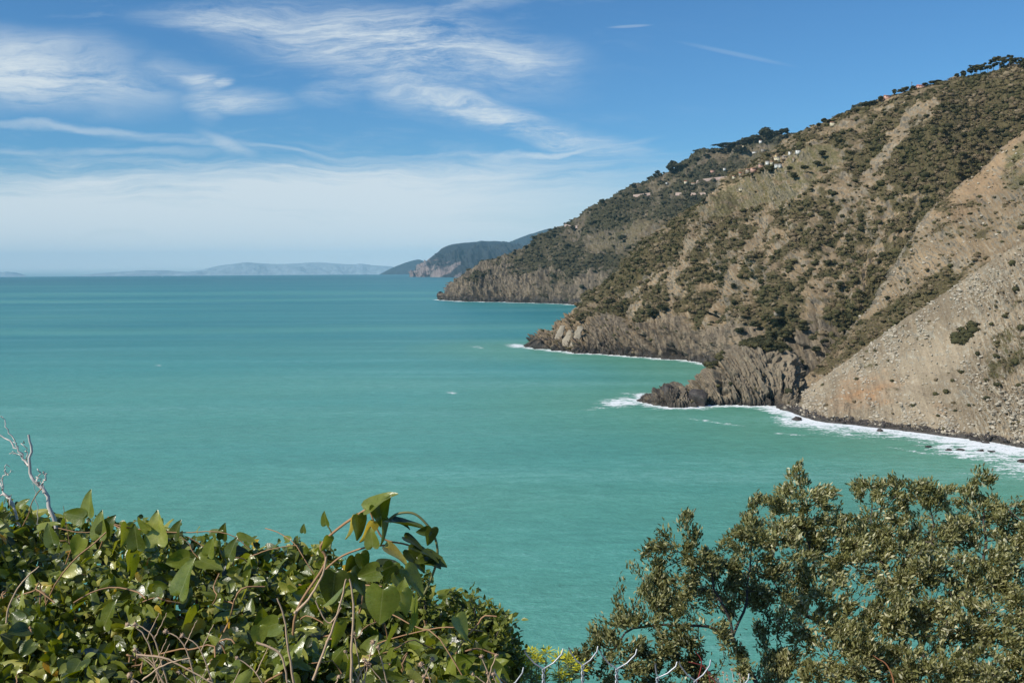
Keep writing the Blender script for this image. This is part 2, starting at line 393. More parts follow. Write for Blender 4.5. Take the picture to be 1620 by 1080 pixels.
# --- middle headland with the hamlet
BARE_C = [([(1212, 345), (1175, 410), (1140, 480), (1120, 520)], 10.5), ([(1092, 375), (1060, 420), (1030, 455)], 5.6), ([(1480, 165), (1440, 205), (1395, 255), (1365, 300)], 8.1),
          ([(1455, 175), (1410, 215)], 6.2), ([(1345, 365), (1300, 420), (1275, 470)], 3.1), ([(1010, 480), (985, 520)], 7.4), ([(1110, 355), (1080, 420), (1050, 500)], 4.3), ([(1365, 300), (1320, 370)], 4.3),
          ([(1290, 480), (1270, 500)], 5.0), ([(900, 520), (870, 545)], 12.4), ([(1420, 330), (1380, 400), (1340, 470)], 3.7), ([(1240, 380), (1215, 430)], 3.7)]
def warp(ctx, a=14.0, sc=70.0, seed=60.0):
    P = ctx['P']; return ctx['px'] + a * fbm(P / sc, 4, 0.55, seed), ctx['py'] + a * fbm(P / sc, 4, 0.55, seed + 31)
def bare_c(px, py):
    b = 0
    for pts, w in BARE_C: b = np.maximum(b, 1 - sst(seg_d(px, py, pts), w * 0.5, w * 1.4))
    return b
def grass_c(px, py):
    g = 1 - sst(ell(px, py, 1205, 300, 100, 26, -17), 0.75, 1.15)
    g = np.maximum(g, 1 - sst(ell(px, py, 1285, 258, 50, 22, -5), 0.7, 1.15))
    return g
def disp_c(ctx):
    P = rock_disp(ctx, 16.0, 21.0, 52.0, 46.0, 0.45, 1.0, 2.4, 1.9)
    z = P[..., 2]; rb = perlin(np.stack([(ctx['s'] + 0.4 * z) / 46.0, z / 130.0, z * 0 + 7.7], -1)) + .06 * perlin(P / 15.0)
    cutc = -24.0 * sst(np.abs(rb), 0.11, 0.015) * sst(z, 2, 12) * (1 - sst(z, 45, 95)) * (ctx['px'] > 930)
    P = P + (ctx['N'] * np.array([1, 1, .3])) * cutc[..., None]
    g = grass_c(ctx['px'], ctx['py']) * (ctx['T'] < 1)
    z = P[..., 2]; st = 4.2; fr = (z / st) % 1.0
    P = P.copy(); P[..., 2] = z + g * st * (sst(fr, 0.62, 0.95) - fr)
    return P
def veg_c(ctx):
    P = ctx['P']; z = P[..., 2]; px, py = warp(ctx)
    n = fbm(P / 60.0, 4, 0.55, 3.0)
    v = 0.66 + 0.40 * n + 0.42 * fbm(P / 22.0, 4, 0.55, 150.0)
    v = np.maximum(v, 1.05 * (1 - sst(ell(px, py, 1560, 200, 190, 110, -30), 0.6, 1.2)) * (0.95 + 0.2 * n))
    v = np.maximum(v, 0.9 * (1 - sst(ell(px, py, 1215, 520, 80, 45, 20), 0.6, 1.2)))
    v = np.maximum(v, 0.8 * (1 - sst(ell(px, py, 1010, 420, 110, 26, -38), 0.6, 1.3)))
    v = v - 0.75 * bare_c(px, py) * (0.8 + 0.9 * n)
    g = grass_c(px, py); v = v * (1 - 0.8 * g)
    cl = 1 - sst(z + 14 * n, 30, 62); v = v * (1 - cl) + cl * (0.10 + 0.25 * n)
    return default_attrs(ctx, v, bare=bare_c(px, py), grass=g * (0.35 + 0.75 * sst(fbm(P / 16.0, 4, .6, 71.0), -.5, .35)), wet=wet_attr(ctx, 11, 14, 2.0), cliff=(1 - sst(z + 30 * n, 10, 75)) * sst(px, 905, 945) + 0.35 * sst(px, 1200, 1330) * (1 - sst(z, 90, 180)))
hillside("middle_headland",
    [(843, 547.5), (876, 553), (920, 558), (980, 561), (1050, 566), (1120, 573), (1190, 588), (1260, 605), (1330, 612), (1440, 606), (1560, 600)],
    [(842, 543, 1650), (880, 516, 1625), (915, 489, 1625), (960, 441, 1630), (1040, 371, 1640), (1108, 320, 1655), (1190, 262, 1670), (1290, 200, 1640), (1440, 146, 1570), (1620, 101, 1460), (1800, 60, 1350)],
    [(0, 0), (0.05, 0.12), (0.12, 0.24), (0.3, 0.42), (0.6, 0.68), (0.85, 0.90), (1, 1)], 860, 400, disp_c, veg_c,
    "brown and green headland with a hamlet and terraces near its crest, cliffs at its foot", (420, 0.45), mat=M_hill)

# --- rear headland
def disp_d(ctx):
    P = rock_disp(ctx, 36.0, 52.0, 130.0, 110.0, 0.35, 5.0, 6.0, 1.7)
    g = (1 - sst(ell(ctx['px'], ctx['py'], 1000, 385, 120, 40, -25), 0.6, 1.2)) * (ctx['T'] < 1)
    z = P[..., 2]; st = 11.0; fr = (z / st) % 1.0; P[..., 2] = z + g * 0.8 * st * (sst(fr, 0.6, 0.95) - fr)
    return P
def veg_d(ctx):
    P = ctx['P']; px, py = warp(ctx, 12, 160.0); z = P[..., 2]; n = fbm(P / 170.0, 5, 0.55, 8.0)
    v = 0.72 + 0.5 * n
    gr = np.maximum(1 - sst(ell(px, py, 985, 375, 70, 22, -20), 0.5, 1.2), 1 - sst(ell(px, py, 1205, 245, 45, 12, -10), 0.6, 1.2))
    gr = np.maximum(gr, 0.7 * (1 - sst(ell(px, py, 1060, 290, 50, 8, -5), 0.6, 1.2)))
    v = v - 0.5 * gr - 0.4 * (1 - sst(z + 50 * n, 70, 150))
    return default_attrs(ctx, v, grass=gr * 0.45, wet=wet_attr(ctx, 16, 14, 4.0), cliff=1 - sst(z + 40 * n, 60, 190))
hillside("rear_headland",
    [(712, 474), (722, 475.2), (745, 476.5), (780, 477.5), (830, 478.5), (880, 480), (920, 482), (960, 485), (1000, 490), (1050, 497), (1100, 505), (1200, 520)],
    [(717, 466, 3900), (724, 443, 3950), (765, 418, 4000), (800, 406, 4050), (862, 378, 4100), (940, 330, 4100), (1010, 290, 4050), (1065, 270, 4000), (1135, 238, 3950), (1210, 219, 3850), (1290, 202, 3750), (1450, 150, 3600)],
    [(0, 0), (0.05, 0.12), (0.12, 0.26), (0.3, 0.45), (0.6, 0.7), (0.85, 0.91), (1, 1)], 620, 300, disp_d, veg_d,
    "dark scrub-covered headland behind the middle headland, with umbrella pines on its crest", (900, 0.45), mat=M_far)

# --- tan spur above the scree
def disp_b(ctx): return rock_disp(ctx, 3.0, 8.0, 10.0, 30.0, -0.5, 12.0, 1.8, 1.0)
def veg_b(ctx):
    P = ctx['P']; px, py = warp(ctx, 14, 40.0); n = fbm(P / 35.0, 4, 0.55, 13.0)
    v = 0.30 + 0.5 * n - .15 * sst(px, 1540, 1600)
    v = np.maximum(v, 0.75 * (1 - sst(seg_d(px, py, [(1300, 575), (1360, 540), (1400, 505), (1460, 480), (1500, 440)]), 10, 32)) + 0.3 * n)
    gg = 1 - sst(ell(px, py, 1616, 262, 36, 52), 0.6, 1.1)
    bare = 0.4 + 0.5 * sst(px, 1420, 1560)
    o = 0.5 * (1 - sst(seg_d(px, py, [(1500, 330), (1550, 285), (1620, 225)]), 12, 40))
    return default_attrs(ctx, v, bare=bare, orange=o, grass=gg * (.5 + .8 * n))
hillside("tan_spur",
    [(1250, 634), (1290, 641), (1350, 651), (1420, 657), (1500, 667), (1560, 674), (1620, 682), (1700, 697), (1800, 717), (1950, 752), (2150, 802)],
    [(1262, 612, 905), (1310, 560, 930), (1350, 520, 950), (1390, 472, 965), (1420, 424, 985), (1450, 370, 1005), (1490, 321, 1020), (1550, 273, 1035), (1620, 206, 1050), (1750, 100, 1050), (2000, -50, 1000)],
    [(0, 0), (0.3, 0.3), (0.7, 0.72), (1, 1)], 620, 260, disp_b, veg_b, "tan rocky spur rising above the grey scree slope", (160, 0.35), mat=M_hill)

# --- scree slope
def disp_a(ctx):
    P, N, T, s = ctx['P'], ctx['N'], ctx['T'], ctx['s']
    w = sst(ctx['px'], 1500, 1610)
    q = np.stack([(s - 0.4 * P[..., 2]) / 16, P[..., 2] / 60, s * 0], -1)
    d = fbm(P / 30.0, 4, 0.5, 20.0) * 2.2 + fbm(P / 4.5, 3, 0.6, 22.0) * 0.55 + w * (ridged(q, 5, 0.55, 4.0) * 2.2 + 2.6 * crag(P, s, 7.0, 14.0, 61.0)) + (0.35 + w) * 0.9 * crag(P, -s, 4.0, 9.0, 62.0) + 1.3 * ridged(np.stack([(s - .12 * P[..., 2]) / 11.0, T * 1.2, s * 0], -1), 3, .5, 66.0) * sst(fbm(P / 40., 2, .5, 67.), -.2, .4)
    d += 1.2 * ridged(np.stack([(s - 0.1 * P[..., 2]) / 24, T * 1.5, s * 0], -1), 3, 0.5, 30.0)
    d *= sst(T, -0.1, 0.05) * (0.35 + 0.65 * (1 - sst(T, 0.9, 1)))
    return P + N * d[..., None]
def veg_a(ctx):
    P = ctx['P']; px, py = warp(ctx, 13, 16.0); n = fbm(P / 22.0, 4, 0.55, 33.0)
    v = -0.12 + 0.42 * n + 0.25 * sst(px, 1500, 1620)
    v = np.maximum(v, 0.55 * (1 - sst(ell(px, py, 1590, 560, 40, 60, 20), 0.5, 1.2)) + 0.5 * n)
    o = 1 - sst(ell(px, py, 1365, 620, 72, 32, -14), 0.1, 1.2); o = np.maximum(o, 0.4 * (1 - sst(ell(px, py, 1490, 650, 18, 12), .6, 1.2)))
    wt = 1 - sst(P[..., 2] + 1.6 * fbm(P / 7.0, 3, 0.5, 3.0), 2.2, 4.6)
    return default_attrs(ctx, v, bare=np.ones_like(v), orange=o, wet=wt)
hillside("scree_slope",
    [(1232, 645), (1290, 664), (1350, 672), (1420, 680), (1500, 690), (1560, 697), (1620, 707), (1700, 722), (1850, 760), (2100, 830)],
    [(1246, 642, 880), (1290, 608, 865), (1350, 565, 860), (1410, 522, 857), (1480, 474, 855), (1550, 428, 852), (1620, 385, 850), (1700, 335, 840), (1850, 240, 820), (2100, 120, 780)],
    [(0, 0), (0.03, 0.04), (0.5, 0.48), (1, 1)], 620, 260, disp_a, veg_a, "grey and orange scree slope running down to the white surf", (90, 0.25), drop=12, mat=M_scree)

# --- near rocky headland
def disp_cape(ctx):
    P, N, T, s = ctx['P'], ctx['N'], ctx['T'], ctx['s']; z = P[..., 2]
    q = np.stack([(s + 0.55 * z) / 15.0, z / 60.0, z * 0], -1)
    big = ridged(q, 4, 0.5, 41.0)
    rb = perlin(np.stack([(s + 0.45 * z) / 19.0, z / 75.0, z * 0 + 2.2], -1)) + .08 * perlin(P / 7.0)
    cut = -20.0 * sst(np.abs(rb), 0.15, 0.02) * sst(z, 2, 9)
    env = sst(T, -0.1, 0.03) * (0.3 + 0.7 * (1 - sst(T, 0.72, 0.95)))
    d = env * (2.6 * big + cut + 5.5 * crag(P, s, 15.0, 48.0, 41.0, .35) + 2.4 * crag(P, s, 6.0, 13.0, 43.0) + 1.6 * fbm(P / 18.0, 4, 0.55, 44.0)) + 0.9 * fbm(P / 5.0, 4, 0.6, 45.0)
    return P + (N * np.array([1, 1, 0.5])) * d[..., None]
def veg_cape(ctx):
    px, py, P = ctx['px'], ctx['py'], ctx['P']; n = fbm(P / 18.0, 4, 0.55, 46.0)
    v = -0.1 + 0.35 * n + 1.1 * (1 - sst(ell(px, py, 1200, 528, 75, 26, 12), 0.6, 1.15)) + 0.8 * (1 - sst(ell(px, py, 1128, 566, 26, 14, -40), 0.5, 1.1))
    wt = np.maximum(wet_attr(ctx, 5, 4, 5.0), 0.75 * (1 - sst(px, 1065, 1110)) * sst(fbm(P / 16, 3, .5, 7.0), -.5, .1))
    return default_attrs(ctx, v, bare=np.zeros_like(v), wet=wt)
hillside("rocky_point",
    [(1016, 634), (1040, 640), (1066, 643), (1090, 643), (1115, 640), (1140, 640), (1170, 640), (1200, 641), (1225, 641), (1245, 645), (1258, 649)],
    [(1020, 633, 898), (1040, 615, 906), (1066, 605, 912), (1083, 613, 916), (1108, 591, 925), (1135, 565, 942), (1165, 546, 955), (1205, 535, 965), (1245, 550, 958), (1272, 585, 935), (1290, 610, 915)],
    [(0, 0), (0.1, 0.30), (0.3, 0.62), (0.6, 0.86), (1, 1)], 520, 190, disp_cape, veg_cape, "dark rocky point with deep clefts, jutting into the water below the shrubs", (60, 0.7), drop=12, mat=M_rock)

# --- distant land
def disp_e(ctx):
    P, N, T = ctx['P'], ctx['N'], ctx['T']; env = sst(T, -0.05, 0.1) * (0.13 + 0.87 * (1 - sst(T, 0.6, 0.95)))
    q = np.stack([ctx['s'] / 700.0, T * 1.6, T * 0], -1)
    return P + N * (env * (85 * ridged(q, 5, 0.5, 51.0) - 60 + 60 * fbm(P / 600., 5, .5, 3.)) * (1 - sst(T, 1.0, 1.1)))[..., None]
def veg_e(ctx):
    px, py, P = ctx['px'], ctx['py'], ctx['P']; n = fbm(P / 500.0, 5, 0.6, 53.0)
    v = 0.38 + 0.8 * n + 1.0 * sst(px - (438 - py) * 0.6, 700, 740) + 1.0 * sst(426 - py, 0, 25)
    return default_attrs(ctx, v)
M_dist = hill_material("distant_mountain", (0.15, 0.12, 0.11), (0.20, 0.155, 0.14), (0.13, 0.11, 0.105), (0.23, 0.19, 0.175), (0.028, 0.034, 0.038), (0.018, 0.022, 0.026), cell=9.0)  # bluish plant tones put part of the distance haze into the colour
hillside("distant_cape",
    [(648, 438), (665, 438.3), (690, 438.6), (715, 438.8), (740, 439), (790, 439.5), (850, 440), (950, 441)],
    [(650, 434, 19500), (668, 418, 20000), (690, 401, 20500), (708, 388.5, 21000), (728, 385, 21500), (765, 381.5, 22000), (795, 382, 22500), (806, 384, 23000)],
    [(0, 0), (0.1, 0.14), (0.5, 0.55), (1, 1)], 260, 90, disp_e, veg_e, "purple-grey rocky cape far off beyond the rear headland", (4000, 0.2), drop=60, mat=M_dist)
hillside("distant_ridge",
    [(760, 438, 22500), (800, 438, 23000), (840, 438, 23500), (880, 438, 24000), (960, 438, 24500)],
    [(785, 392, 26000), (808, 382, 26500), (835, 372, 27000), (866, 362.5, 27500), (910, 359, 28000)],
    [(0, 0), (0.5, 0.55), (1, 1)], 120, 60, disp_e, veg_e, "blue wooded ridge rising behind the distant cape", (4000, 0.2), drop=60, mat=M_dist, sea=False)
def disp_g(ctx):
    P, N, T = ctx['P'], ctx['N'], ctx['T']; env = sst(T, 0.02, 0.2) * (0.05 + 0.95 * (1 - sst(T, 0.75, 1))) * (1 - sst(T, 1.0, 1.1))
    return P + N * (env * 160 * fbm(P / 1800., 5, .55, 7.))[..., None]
M_coast = flatmat0("pale_coast", (.22, .27, .30))  # pale blue-grey base paints in haze that the volume leaves out
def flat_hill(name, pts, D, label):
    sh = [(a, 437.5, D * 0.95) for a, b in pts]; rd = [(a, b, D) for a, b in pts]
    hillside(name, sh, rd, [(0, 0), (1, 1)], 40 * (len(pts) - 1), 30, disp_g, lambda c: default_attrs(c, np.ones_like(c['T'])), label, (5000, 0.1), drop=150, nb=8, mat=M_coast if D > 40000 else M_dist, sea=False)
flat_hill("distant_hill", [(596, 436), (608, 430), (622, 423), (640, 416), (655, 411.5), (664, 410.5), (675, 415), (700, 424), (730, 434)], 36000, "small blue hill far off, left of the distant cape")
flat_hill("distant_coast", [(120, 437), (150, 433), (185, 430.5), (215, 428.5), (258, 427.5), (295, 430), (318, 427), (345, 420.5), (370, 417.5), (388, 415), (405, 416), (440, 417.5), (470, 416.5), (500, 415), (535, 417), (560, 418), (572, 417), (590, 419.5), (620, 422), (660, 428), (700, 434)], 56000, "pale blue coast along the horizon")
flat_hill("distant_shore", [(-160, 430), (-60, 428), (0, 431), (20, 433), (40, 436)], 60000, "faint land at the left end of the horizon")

# ------------------------------------------------------------------ sea
def build_sea():
    az = np.radians(np.concatenate([np.linspace(-80, -29, 60, endpoint=False), np.linspace(-29, 31, 860, endpoint=False), np.linspace(31, 85, 60)]))
    r = np.concatenate([np.geomspace(8, 240, 60, endpoint=False), np.geomspace(240, 6000, 620, endpoint=False), np.geomspace(6000, 72000, 120)])
    A, Rr = np.meshgrid(az, r, indexing='ij')
    P = np.stack([Rr * np.sin(A), Rr * np.cos(A), -Rr ** 2 / (2 * RE)], -1)
    px, py = proj(P)
    foam = np.zeros(A.shape); near = np.full(A.shape, 1e5)
    Sp = np.concatenate([s[::3] for s in SHORES]); Sp = Sp[np.hypot(Sp[:, 0], Sp[:, 1]) < 6000]
    m = (Rr > 350) & (Rr < 5200) & (px > 640) & (px < 2200)
    pts = P[m][:, :2]; dm = np.full(len(pts), 1e5)
    for i in range(0, len(pts), 20000):
        q = pts[i:i + 20000]; best = np.full(len(q), 1e10)
        for j in range(0, len(Sp), 400):
            dd = ((q[:, None, :] - Sp[None, j:j + 400, :2]) ** 2).sum(2).min(1); best = np.minimum(best, dd)
        dm[i:i + 20000] = np.sqrt(best)
    near[m] = dm
    w = 13 + 36 * sst(px, 1180, 1300) * (1 - sst(Rr, 950, 1200)) + 26 * sst(px, 1430, 1560) * (1 - sst(Rr, 950, 1100)) + 12 * sst(Rr, 2500, 3500)
    w *= 0.75 + 0.5 * np.clip(fbm(P / 60.0, 2, 0.5, 2.0) + 0.5, 0, 1.4)
    foam = np.clip(1.10 - .85 * near / w, 0, 1.1)
    for cx, cy, rx, ry, rot, a in [(985, 636, 48, 9, -4, .85), (1020, 628, 25, 8, 0, 1.0), (1000, 622, 30, 3, -3, .45), (950, 645, 40, 2.5, -6, .4), (818, 547, 22, 4, 3, .85), (850, 551, 40, 3, 4, .8), (755, 549, 16, 2.2, 8, .5), (695, 474.2, 12, 1.0, 0, .8),
                                 (1530, 715, 85, 13, 8, .78), (1440, 713, 60, 2.2, 10, .5), (1135, 668, 55, 1.8, 8, .5), (713, 621, 12, 3, 0, .5), (1340, 685, 50, 5, 8, .55), (1230, 650, 60, 7, 14, .8), (1600, 728, 50, 8, 10, .5), (1250, 687, 40, 1.6, 4, .38), (250, 578, 8, 1.5, 0, .4)]:
        foam = np.maximum(foam, a * (1 - sst(ell(px, py, cx, cy, rx * 1.25, ry * 1.4, rot), 0.15, 1.0)))
    m_, k, b = material("sea_water")
    g = k.new('ShaderNodeNewGeometry'); pos = g.outputs['Position']
    fo, dn = k.attr('foam'), k.attr('near'); dist = k.attr('dist')
    n1 = k.noise(k.mapv(pos, rot=(0, 0, R_(8)), scale=(0.35, 1, 1)), 0.0022, 5, 0.55)
    nb = k.noise(k.mapv(pos, rot=(0, 0, R_(-4)), scale=(0.16, 1, 1)), 0.0011, 4, 0.6)
    n2 = k.noise(k.mapv(pos, rot=(0, 0, R_(12)), scale=(0.4, 1, 1)), 0.02, 6, 0.65)
    n3 = k.noise(k.mapv(pos, rot=(0, 0, R_(-18)), scale=(0.45, 1, 1)), 0.16, 5, 0.7)
    n4 = k.noise(k.mapv(pos, rot=(0, 0, R_(-14)), scale=(0.6, 1, 1)), 0.75, 4, 0.65)
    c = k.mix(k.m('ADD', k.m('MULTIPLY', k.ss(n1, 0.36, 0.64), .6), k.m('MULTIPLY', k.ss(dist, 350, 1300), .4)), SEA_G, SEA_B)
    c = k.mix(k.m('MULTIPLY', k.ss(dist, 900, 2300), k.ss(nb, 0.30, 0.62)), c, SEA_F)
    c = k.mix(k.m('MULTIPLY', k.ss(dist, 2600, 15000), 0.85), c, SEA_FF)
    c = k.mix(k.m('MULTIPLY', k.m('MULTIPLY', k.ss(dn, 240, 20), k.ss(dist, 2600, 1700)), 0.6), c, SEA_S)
    n5 = k.noise(k.mapv(pos, rot=(0, 0, R_(6)), scale=(0.10, 1, 1)), 0.012, 5, 0.6)
    c = k.hsv(c, v=k.m('ADD', k.m('MULTIPLY_ADD', n4, 0.55, 0.06), k.m('ADD', k.m('MULTIPLY', n5, 0.45), k.m('ADD', k.m('MULTIPLY', n2, 0.30), k.m('MULTIPLY', n3, 0.80)))))
    c = k.mix(k.m('MULTIPLY', k.ss(k.m('ADD', k.m('MULTIPLY', n5, .4), k.m('ADD', k.m('MULTIPLY', n4, .3), k.m('MULTIPLY', n3, .3))), 0.50, 0.66), 0.26), c, (0.32, 0.50, 0.50))
    fpos = k.mapv(pos, rot=(0, 0, R_(-20)), scale=(0.55, 1, 1))
    f1 = k.noise(fpos, 0.16, 6, 0.72, 0.6); f2 = k.noise(fpos, 0.9, 4, 0.7)
    fm = k.m('ADD', fo, k.m('MULTIPLY', k.m('SUBTRACT', k.m('ADD', k.m('MULTIPLY', f1, 0.58), k.m('MULTIPLY', f2, 0.42)), 0.5), 5.4))
    fs = k.m('MULTIPLY', k.ss(fm, 0.42, 0.85), k.ss(fo, 0.02, 0.22))
    c = k.mix(fs, c, (0.80, 0.82, 0.82))
    k.put(b.inputs['Base Color'], c); k.put(b.inputs['Roughness'], k.m('MULTIPLY_ADD', fs, 0.5, 0.32))
    b.inputs['IOR'].default_value = 1.33; b.inputs['Specular IOR Level'].default_value = 0.11
    h = k.m('ADD', k.m('MULTIPLY', n3, 1.3), k.m('ADD', k.m('MULTIPLY', n4, 0.42), k.m('MULTIPLY', n2, 2.5)))
    k.put(b.inputs['Normal'], k.bump(h, 0.85, 1.0))
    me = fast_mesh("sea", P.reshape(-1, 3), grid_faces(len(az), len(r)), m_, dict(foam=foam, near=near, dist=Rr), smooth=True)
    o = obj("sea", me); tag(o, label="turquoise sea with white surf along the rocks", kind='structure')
    if me.polygons[0].normal.z < 0: me.flip_normals()
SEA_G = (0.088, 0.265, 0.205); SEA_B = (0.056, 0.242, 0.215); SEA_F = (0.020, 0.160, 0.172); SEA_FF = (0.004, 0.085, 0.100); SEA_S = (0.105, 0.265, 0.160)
build_sea()

# --- ground under the foreground plants
def build_near():
    xs = np.linspace(-40, 60, 160); ys = np.concatenate([np.linspace(-25, 12, 100, endpoint=False), np.geomspace(12, 150, 80)])
    X, Y = np.meshgrid(xs, ys, indexing='ij')
    Z = 118.4 - 0.86 * np.maximum(0, Y - 1.9) - 0.18 * sst(Y, 1.0, 1.9)
    P = np.stack([X, Y, Z], -1); P[..., 2] += 0.22 * fbm(P / 2.5, 4, .5, 1.) * sst(Y, 1.2, 3) + 0.03 * fbm(P / .5, 3, .5, 2.)
    m, k, b = material("terrace_soil"); g = k.new('ShaderNodeNewGeometry'); pos = g.outputs['Position']
    n = k.noise(pos, 3.0, 8, .7); k.put(b.inputs['Base Color'], k.ramp(n, [(0.3, (0.05, 0.045, 0.03)), (0.6, (0.17, 0.13, 0.09)), (0.8, (0.26, 0.22, 0.16))]))
    b.inputs['Roughness'].default_value = 0.95; k.put(b.inputs['Normal'], k.bump(n, 1, 0.06))
    o = obj("ground", fast_mesh("ground", P.reshape(-1, 3), grid_faces(160, 180), m, smooth=True)); tag(o, label="steep earthy bank under the foreground plants", kind='structure')
    if o.data.polygons[0].normal.z < 0: o.data.flip_normals()
def ground_z(x, y): return 118.4 - 0.86 * max(0, y - 1.9) - 0.18 * float(sst(y, 1.0, 1.9))
build_near()

# ------------------------------------------------------------------ far plants
def leafmat(name, stops, rough=0.6, trans=0.0, spec=0.3, noise=1.5, transcol=None):
    m, k, b = material(name)
    t = k.attr('tint'); g = k.new('ShaderNodeNewGeometry')
    oi = k.new('ShaderNodeObjectInfo')
    n = k.noise(g.outputs['Position'], noise, 3, .6)
    f = k.m('ADD', t, k.m('MULTIPLY', k.m('SUBTRACT', n, 0.5), 0.35))
    f = k.m('ADD', f, k.m('MULTIPLY', k.m('SUBTRACT', oi.outputs['Random'], 0.5), 0.25))
    c = k.ramp(f, stops); k.put(b.inputs['Base Color'], c)
    b.inputs['Roughness'].default_value = rough; b.inputs['Specular IOR Level'].default_value = spec
    if trans:
        tr = k.new('ShaderNodeBsdfTranslucent'); k.put(tr.inputs[0], k.hsv(c, h=0.485, sat=1.15, v=1.9))
        mx = k.new('ShaderNodeMixShader'); mx.inputs[0].default_value = trans
        out = k.n['Material Output']; k.l.new(b.outputs[0], mx.inputs[1]); k.l.new(tr.outputs[0], mx.inputs[2]); k.l.new(mx.outputs[0], out.inputs[0])
    return m, k, b
M_scrub = leafmat("scrub_foliage", [(0.0, (0.036, 0.036, 0.016)), (0.3, (0.074, 0.068, 0.027)), (0.5, (0.112, 0.092, 0.042)), (0.7, (0.142, 0.104, 0.060)), (1.0, (0.23, 0.18, 0.11))], 0.85, 0, 0.15, 0.25)[0]
M_scrub_far = leafmat("scrub_foliage_far", [(0.0, (0.032, 0.034, 0.020)), (0.5, (0.070, 0.064, 0.034)), (1.0, (0.13, 0.105, 0.062))], 0.85, 0, 0.15, 0.08)[0]
M_bark_far = material("grey_bark")[0]; M_bark_far.node_tree.nodes['Principled BSDF'].inputs['Base Color'].default_value = (0.10, 0.075, 0.055, 1)

def leaf_detail(k, b, scale):
    # midrib, blotches and a slightly buckled blade
    g = k.new('ShaderNodeNewGeometry'); pos = g.outputs['Position']; vn = k.attr('vein'); src = b.inputs['Base Color'].links[0].from_socket
    n = k.noise(pos, scale, 4, .65); n2 = k.noise(pos, scale * 4, 3, .6)
    c = k.hsv(src, v=k.m('MULTIPLY_ADD', n, 0.9, 0.72)); c = k.mix(k.m('MULTIPLY', k.ss(vn, 0.022, 0.004), 0.45), c, (0.32, 0.33, 0.12))
    c = k.mix(k.m('MULTIPLY', k.ss(n2, 0.66, 0.72), 0.6), c, (0.16, 0.09, 0.035))
    k.put(b.inputs['Base Color'], c); k.put(b.inputs['Roughness'], k.m('MULTIPLY_ADD', n2, 0.38, 0.12)); k.put(b.inputs['Normal'], k.bump(k.m('ADD', n, k.m('MULTIPLY', n2, .2)), 0.35, 0.003))
def ico_template():
    import bmesh
    bm = bmesh.new(); bmesh.ops.create_icosphere(bm, subdivisions=2, radius=1.0)
    V = np.array([v.co[:] for v in bm.verts]); F = np.array([[v.index for v in f.verts] for f in bm.faces]); bm.free(); return V, F
ICO_V, ICO_F = ico_template()
def bush_variant(seed, nq=90, flat=0.75, core=0.78):
    r = np.random.default_rng(seed)
    V = ICO_V * (1 + 0.32 * fbm(ICO_V * 1.3, 3, .6, seed * 3.1) + 0.15 * r.normal(size=(len(ICO_V), 1)))[:, :1] * core
    d = r.normal(size=(nq, 3)); d /= np.linalg.norm(d, axis=1)[:, None]; d[:, 2] = np.abs(d[:, 2]) * 0.9 - 0.15
    c = d * (0.72 + 0.42 * fbm(d * 1.3, 3, .6, seed * 3.1) + 0.12 * r.normal(size=nq))[:, None] * 1.05
    a = r.normal(size=(nq, 3)); a /= np.linalg.norm(a, axis=1)[:, None]; b_ = np.cross(a, d + 0.6 * r.normal(size=(nq, 3))); b_ /= np.linalg.norm(b_, axis=1)[:, None]
    s = r.uniform(0.10, 0.24, nq)[:, None]
    q = np.stack([c + a * s, c + b_ * s, c - a * s, c - b_ * s * 0.8], 1).reshape(-1, 3)
    Q = np.arange(nq * 4).reshape(-1, 4) + len(V)
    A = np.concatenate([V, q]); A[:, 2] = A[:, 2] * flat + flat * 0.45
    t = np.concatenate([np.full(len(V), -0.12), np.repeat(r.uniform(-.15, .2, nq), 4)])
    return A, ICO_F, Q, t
BUSH = [bush_variant(i) for i in range(8)]
def merge_bushes(name, pos, size, tint, mat, lab, stretch=None):
    Vs, Fs, Qs, Ts = [], [], [], []; off = 0
    r = np.random.default_rng(len(pos)); kk = r.integers(0, len(BUSH), len(pos)); yaw = r.uniform(0, 6.28, len(pos))
    for v in range(len(BUSH)):
        A, F, Q, t = BUSH[v]; idx = np.nonzero(kk == v)[0]
        if len(idx) == 0: continue
        c, s = np.cos(yaw[idx]), np.sin(yaw[idx]); sx = size[idx] * r.uniform(.8, 1.25, len(idx))
        X = (A[None, :, 0] * c[:, None] - A[None, :, 1] * s[:, None]) * sx[:, None] + pos[idx, 0][:, None]
        Y = (A[None, :, 0] * s[:, None] + A[None, :, 1] * c[:, None]) * size[idx][:, None] + pos[idx, 1][:, None]
        Z = A[None, :, 2] * (size[idx] * r.uniform(.7, 1.15, len(idx)))[:, None] + pos[idx, 2][:, None]
        P = np.stack([X, Y, Z], -1); n = len(idx)
        o = off + np.arange(n)[:, None, None] * len(A)
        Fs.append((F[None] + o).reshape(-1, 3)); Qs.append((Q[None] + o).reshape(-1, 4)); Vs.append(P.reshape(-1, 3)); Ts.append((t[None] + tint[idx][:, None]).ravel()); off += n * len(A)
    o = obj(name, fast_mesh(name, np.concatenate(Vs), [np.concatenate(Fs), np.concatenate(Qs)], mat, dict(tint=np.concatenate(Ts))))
    tag(o, label=lab, kind='stuff'); return o

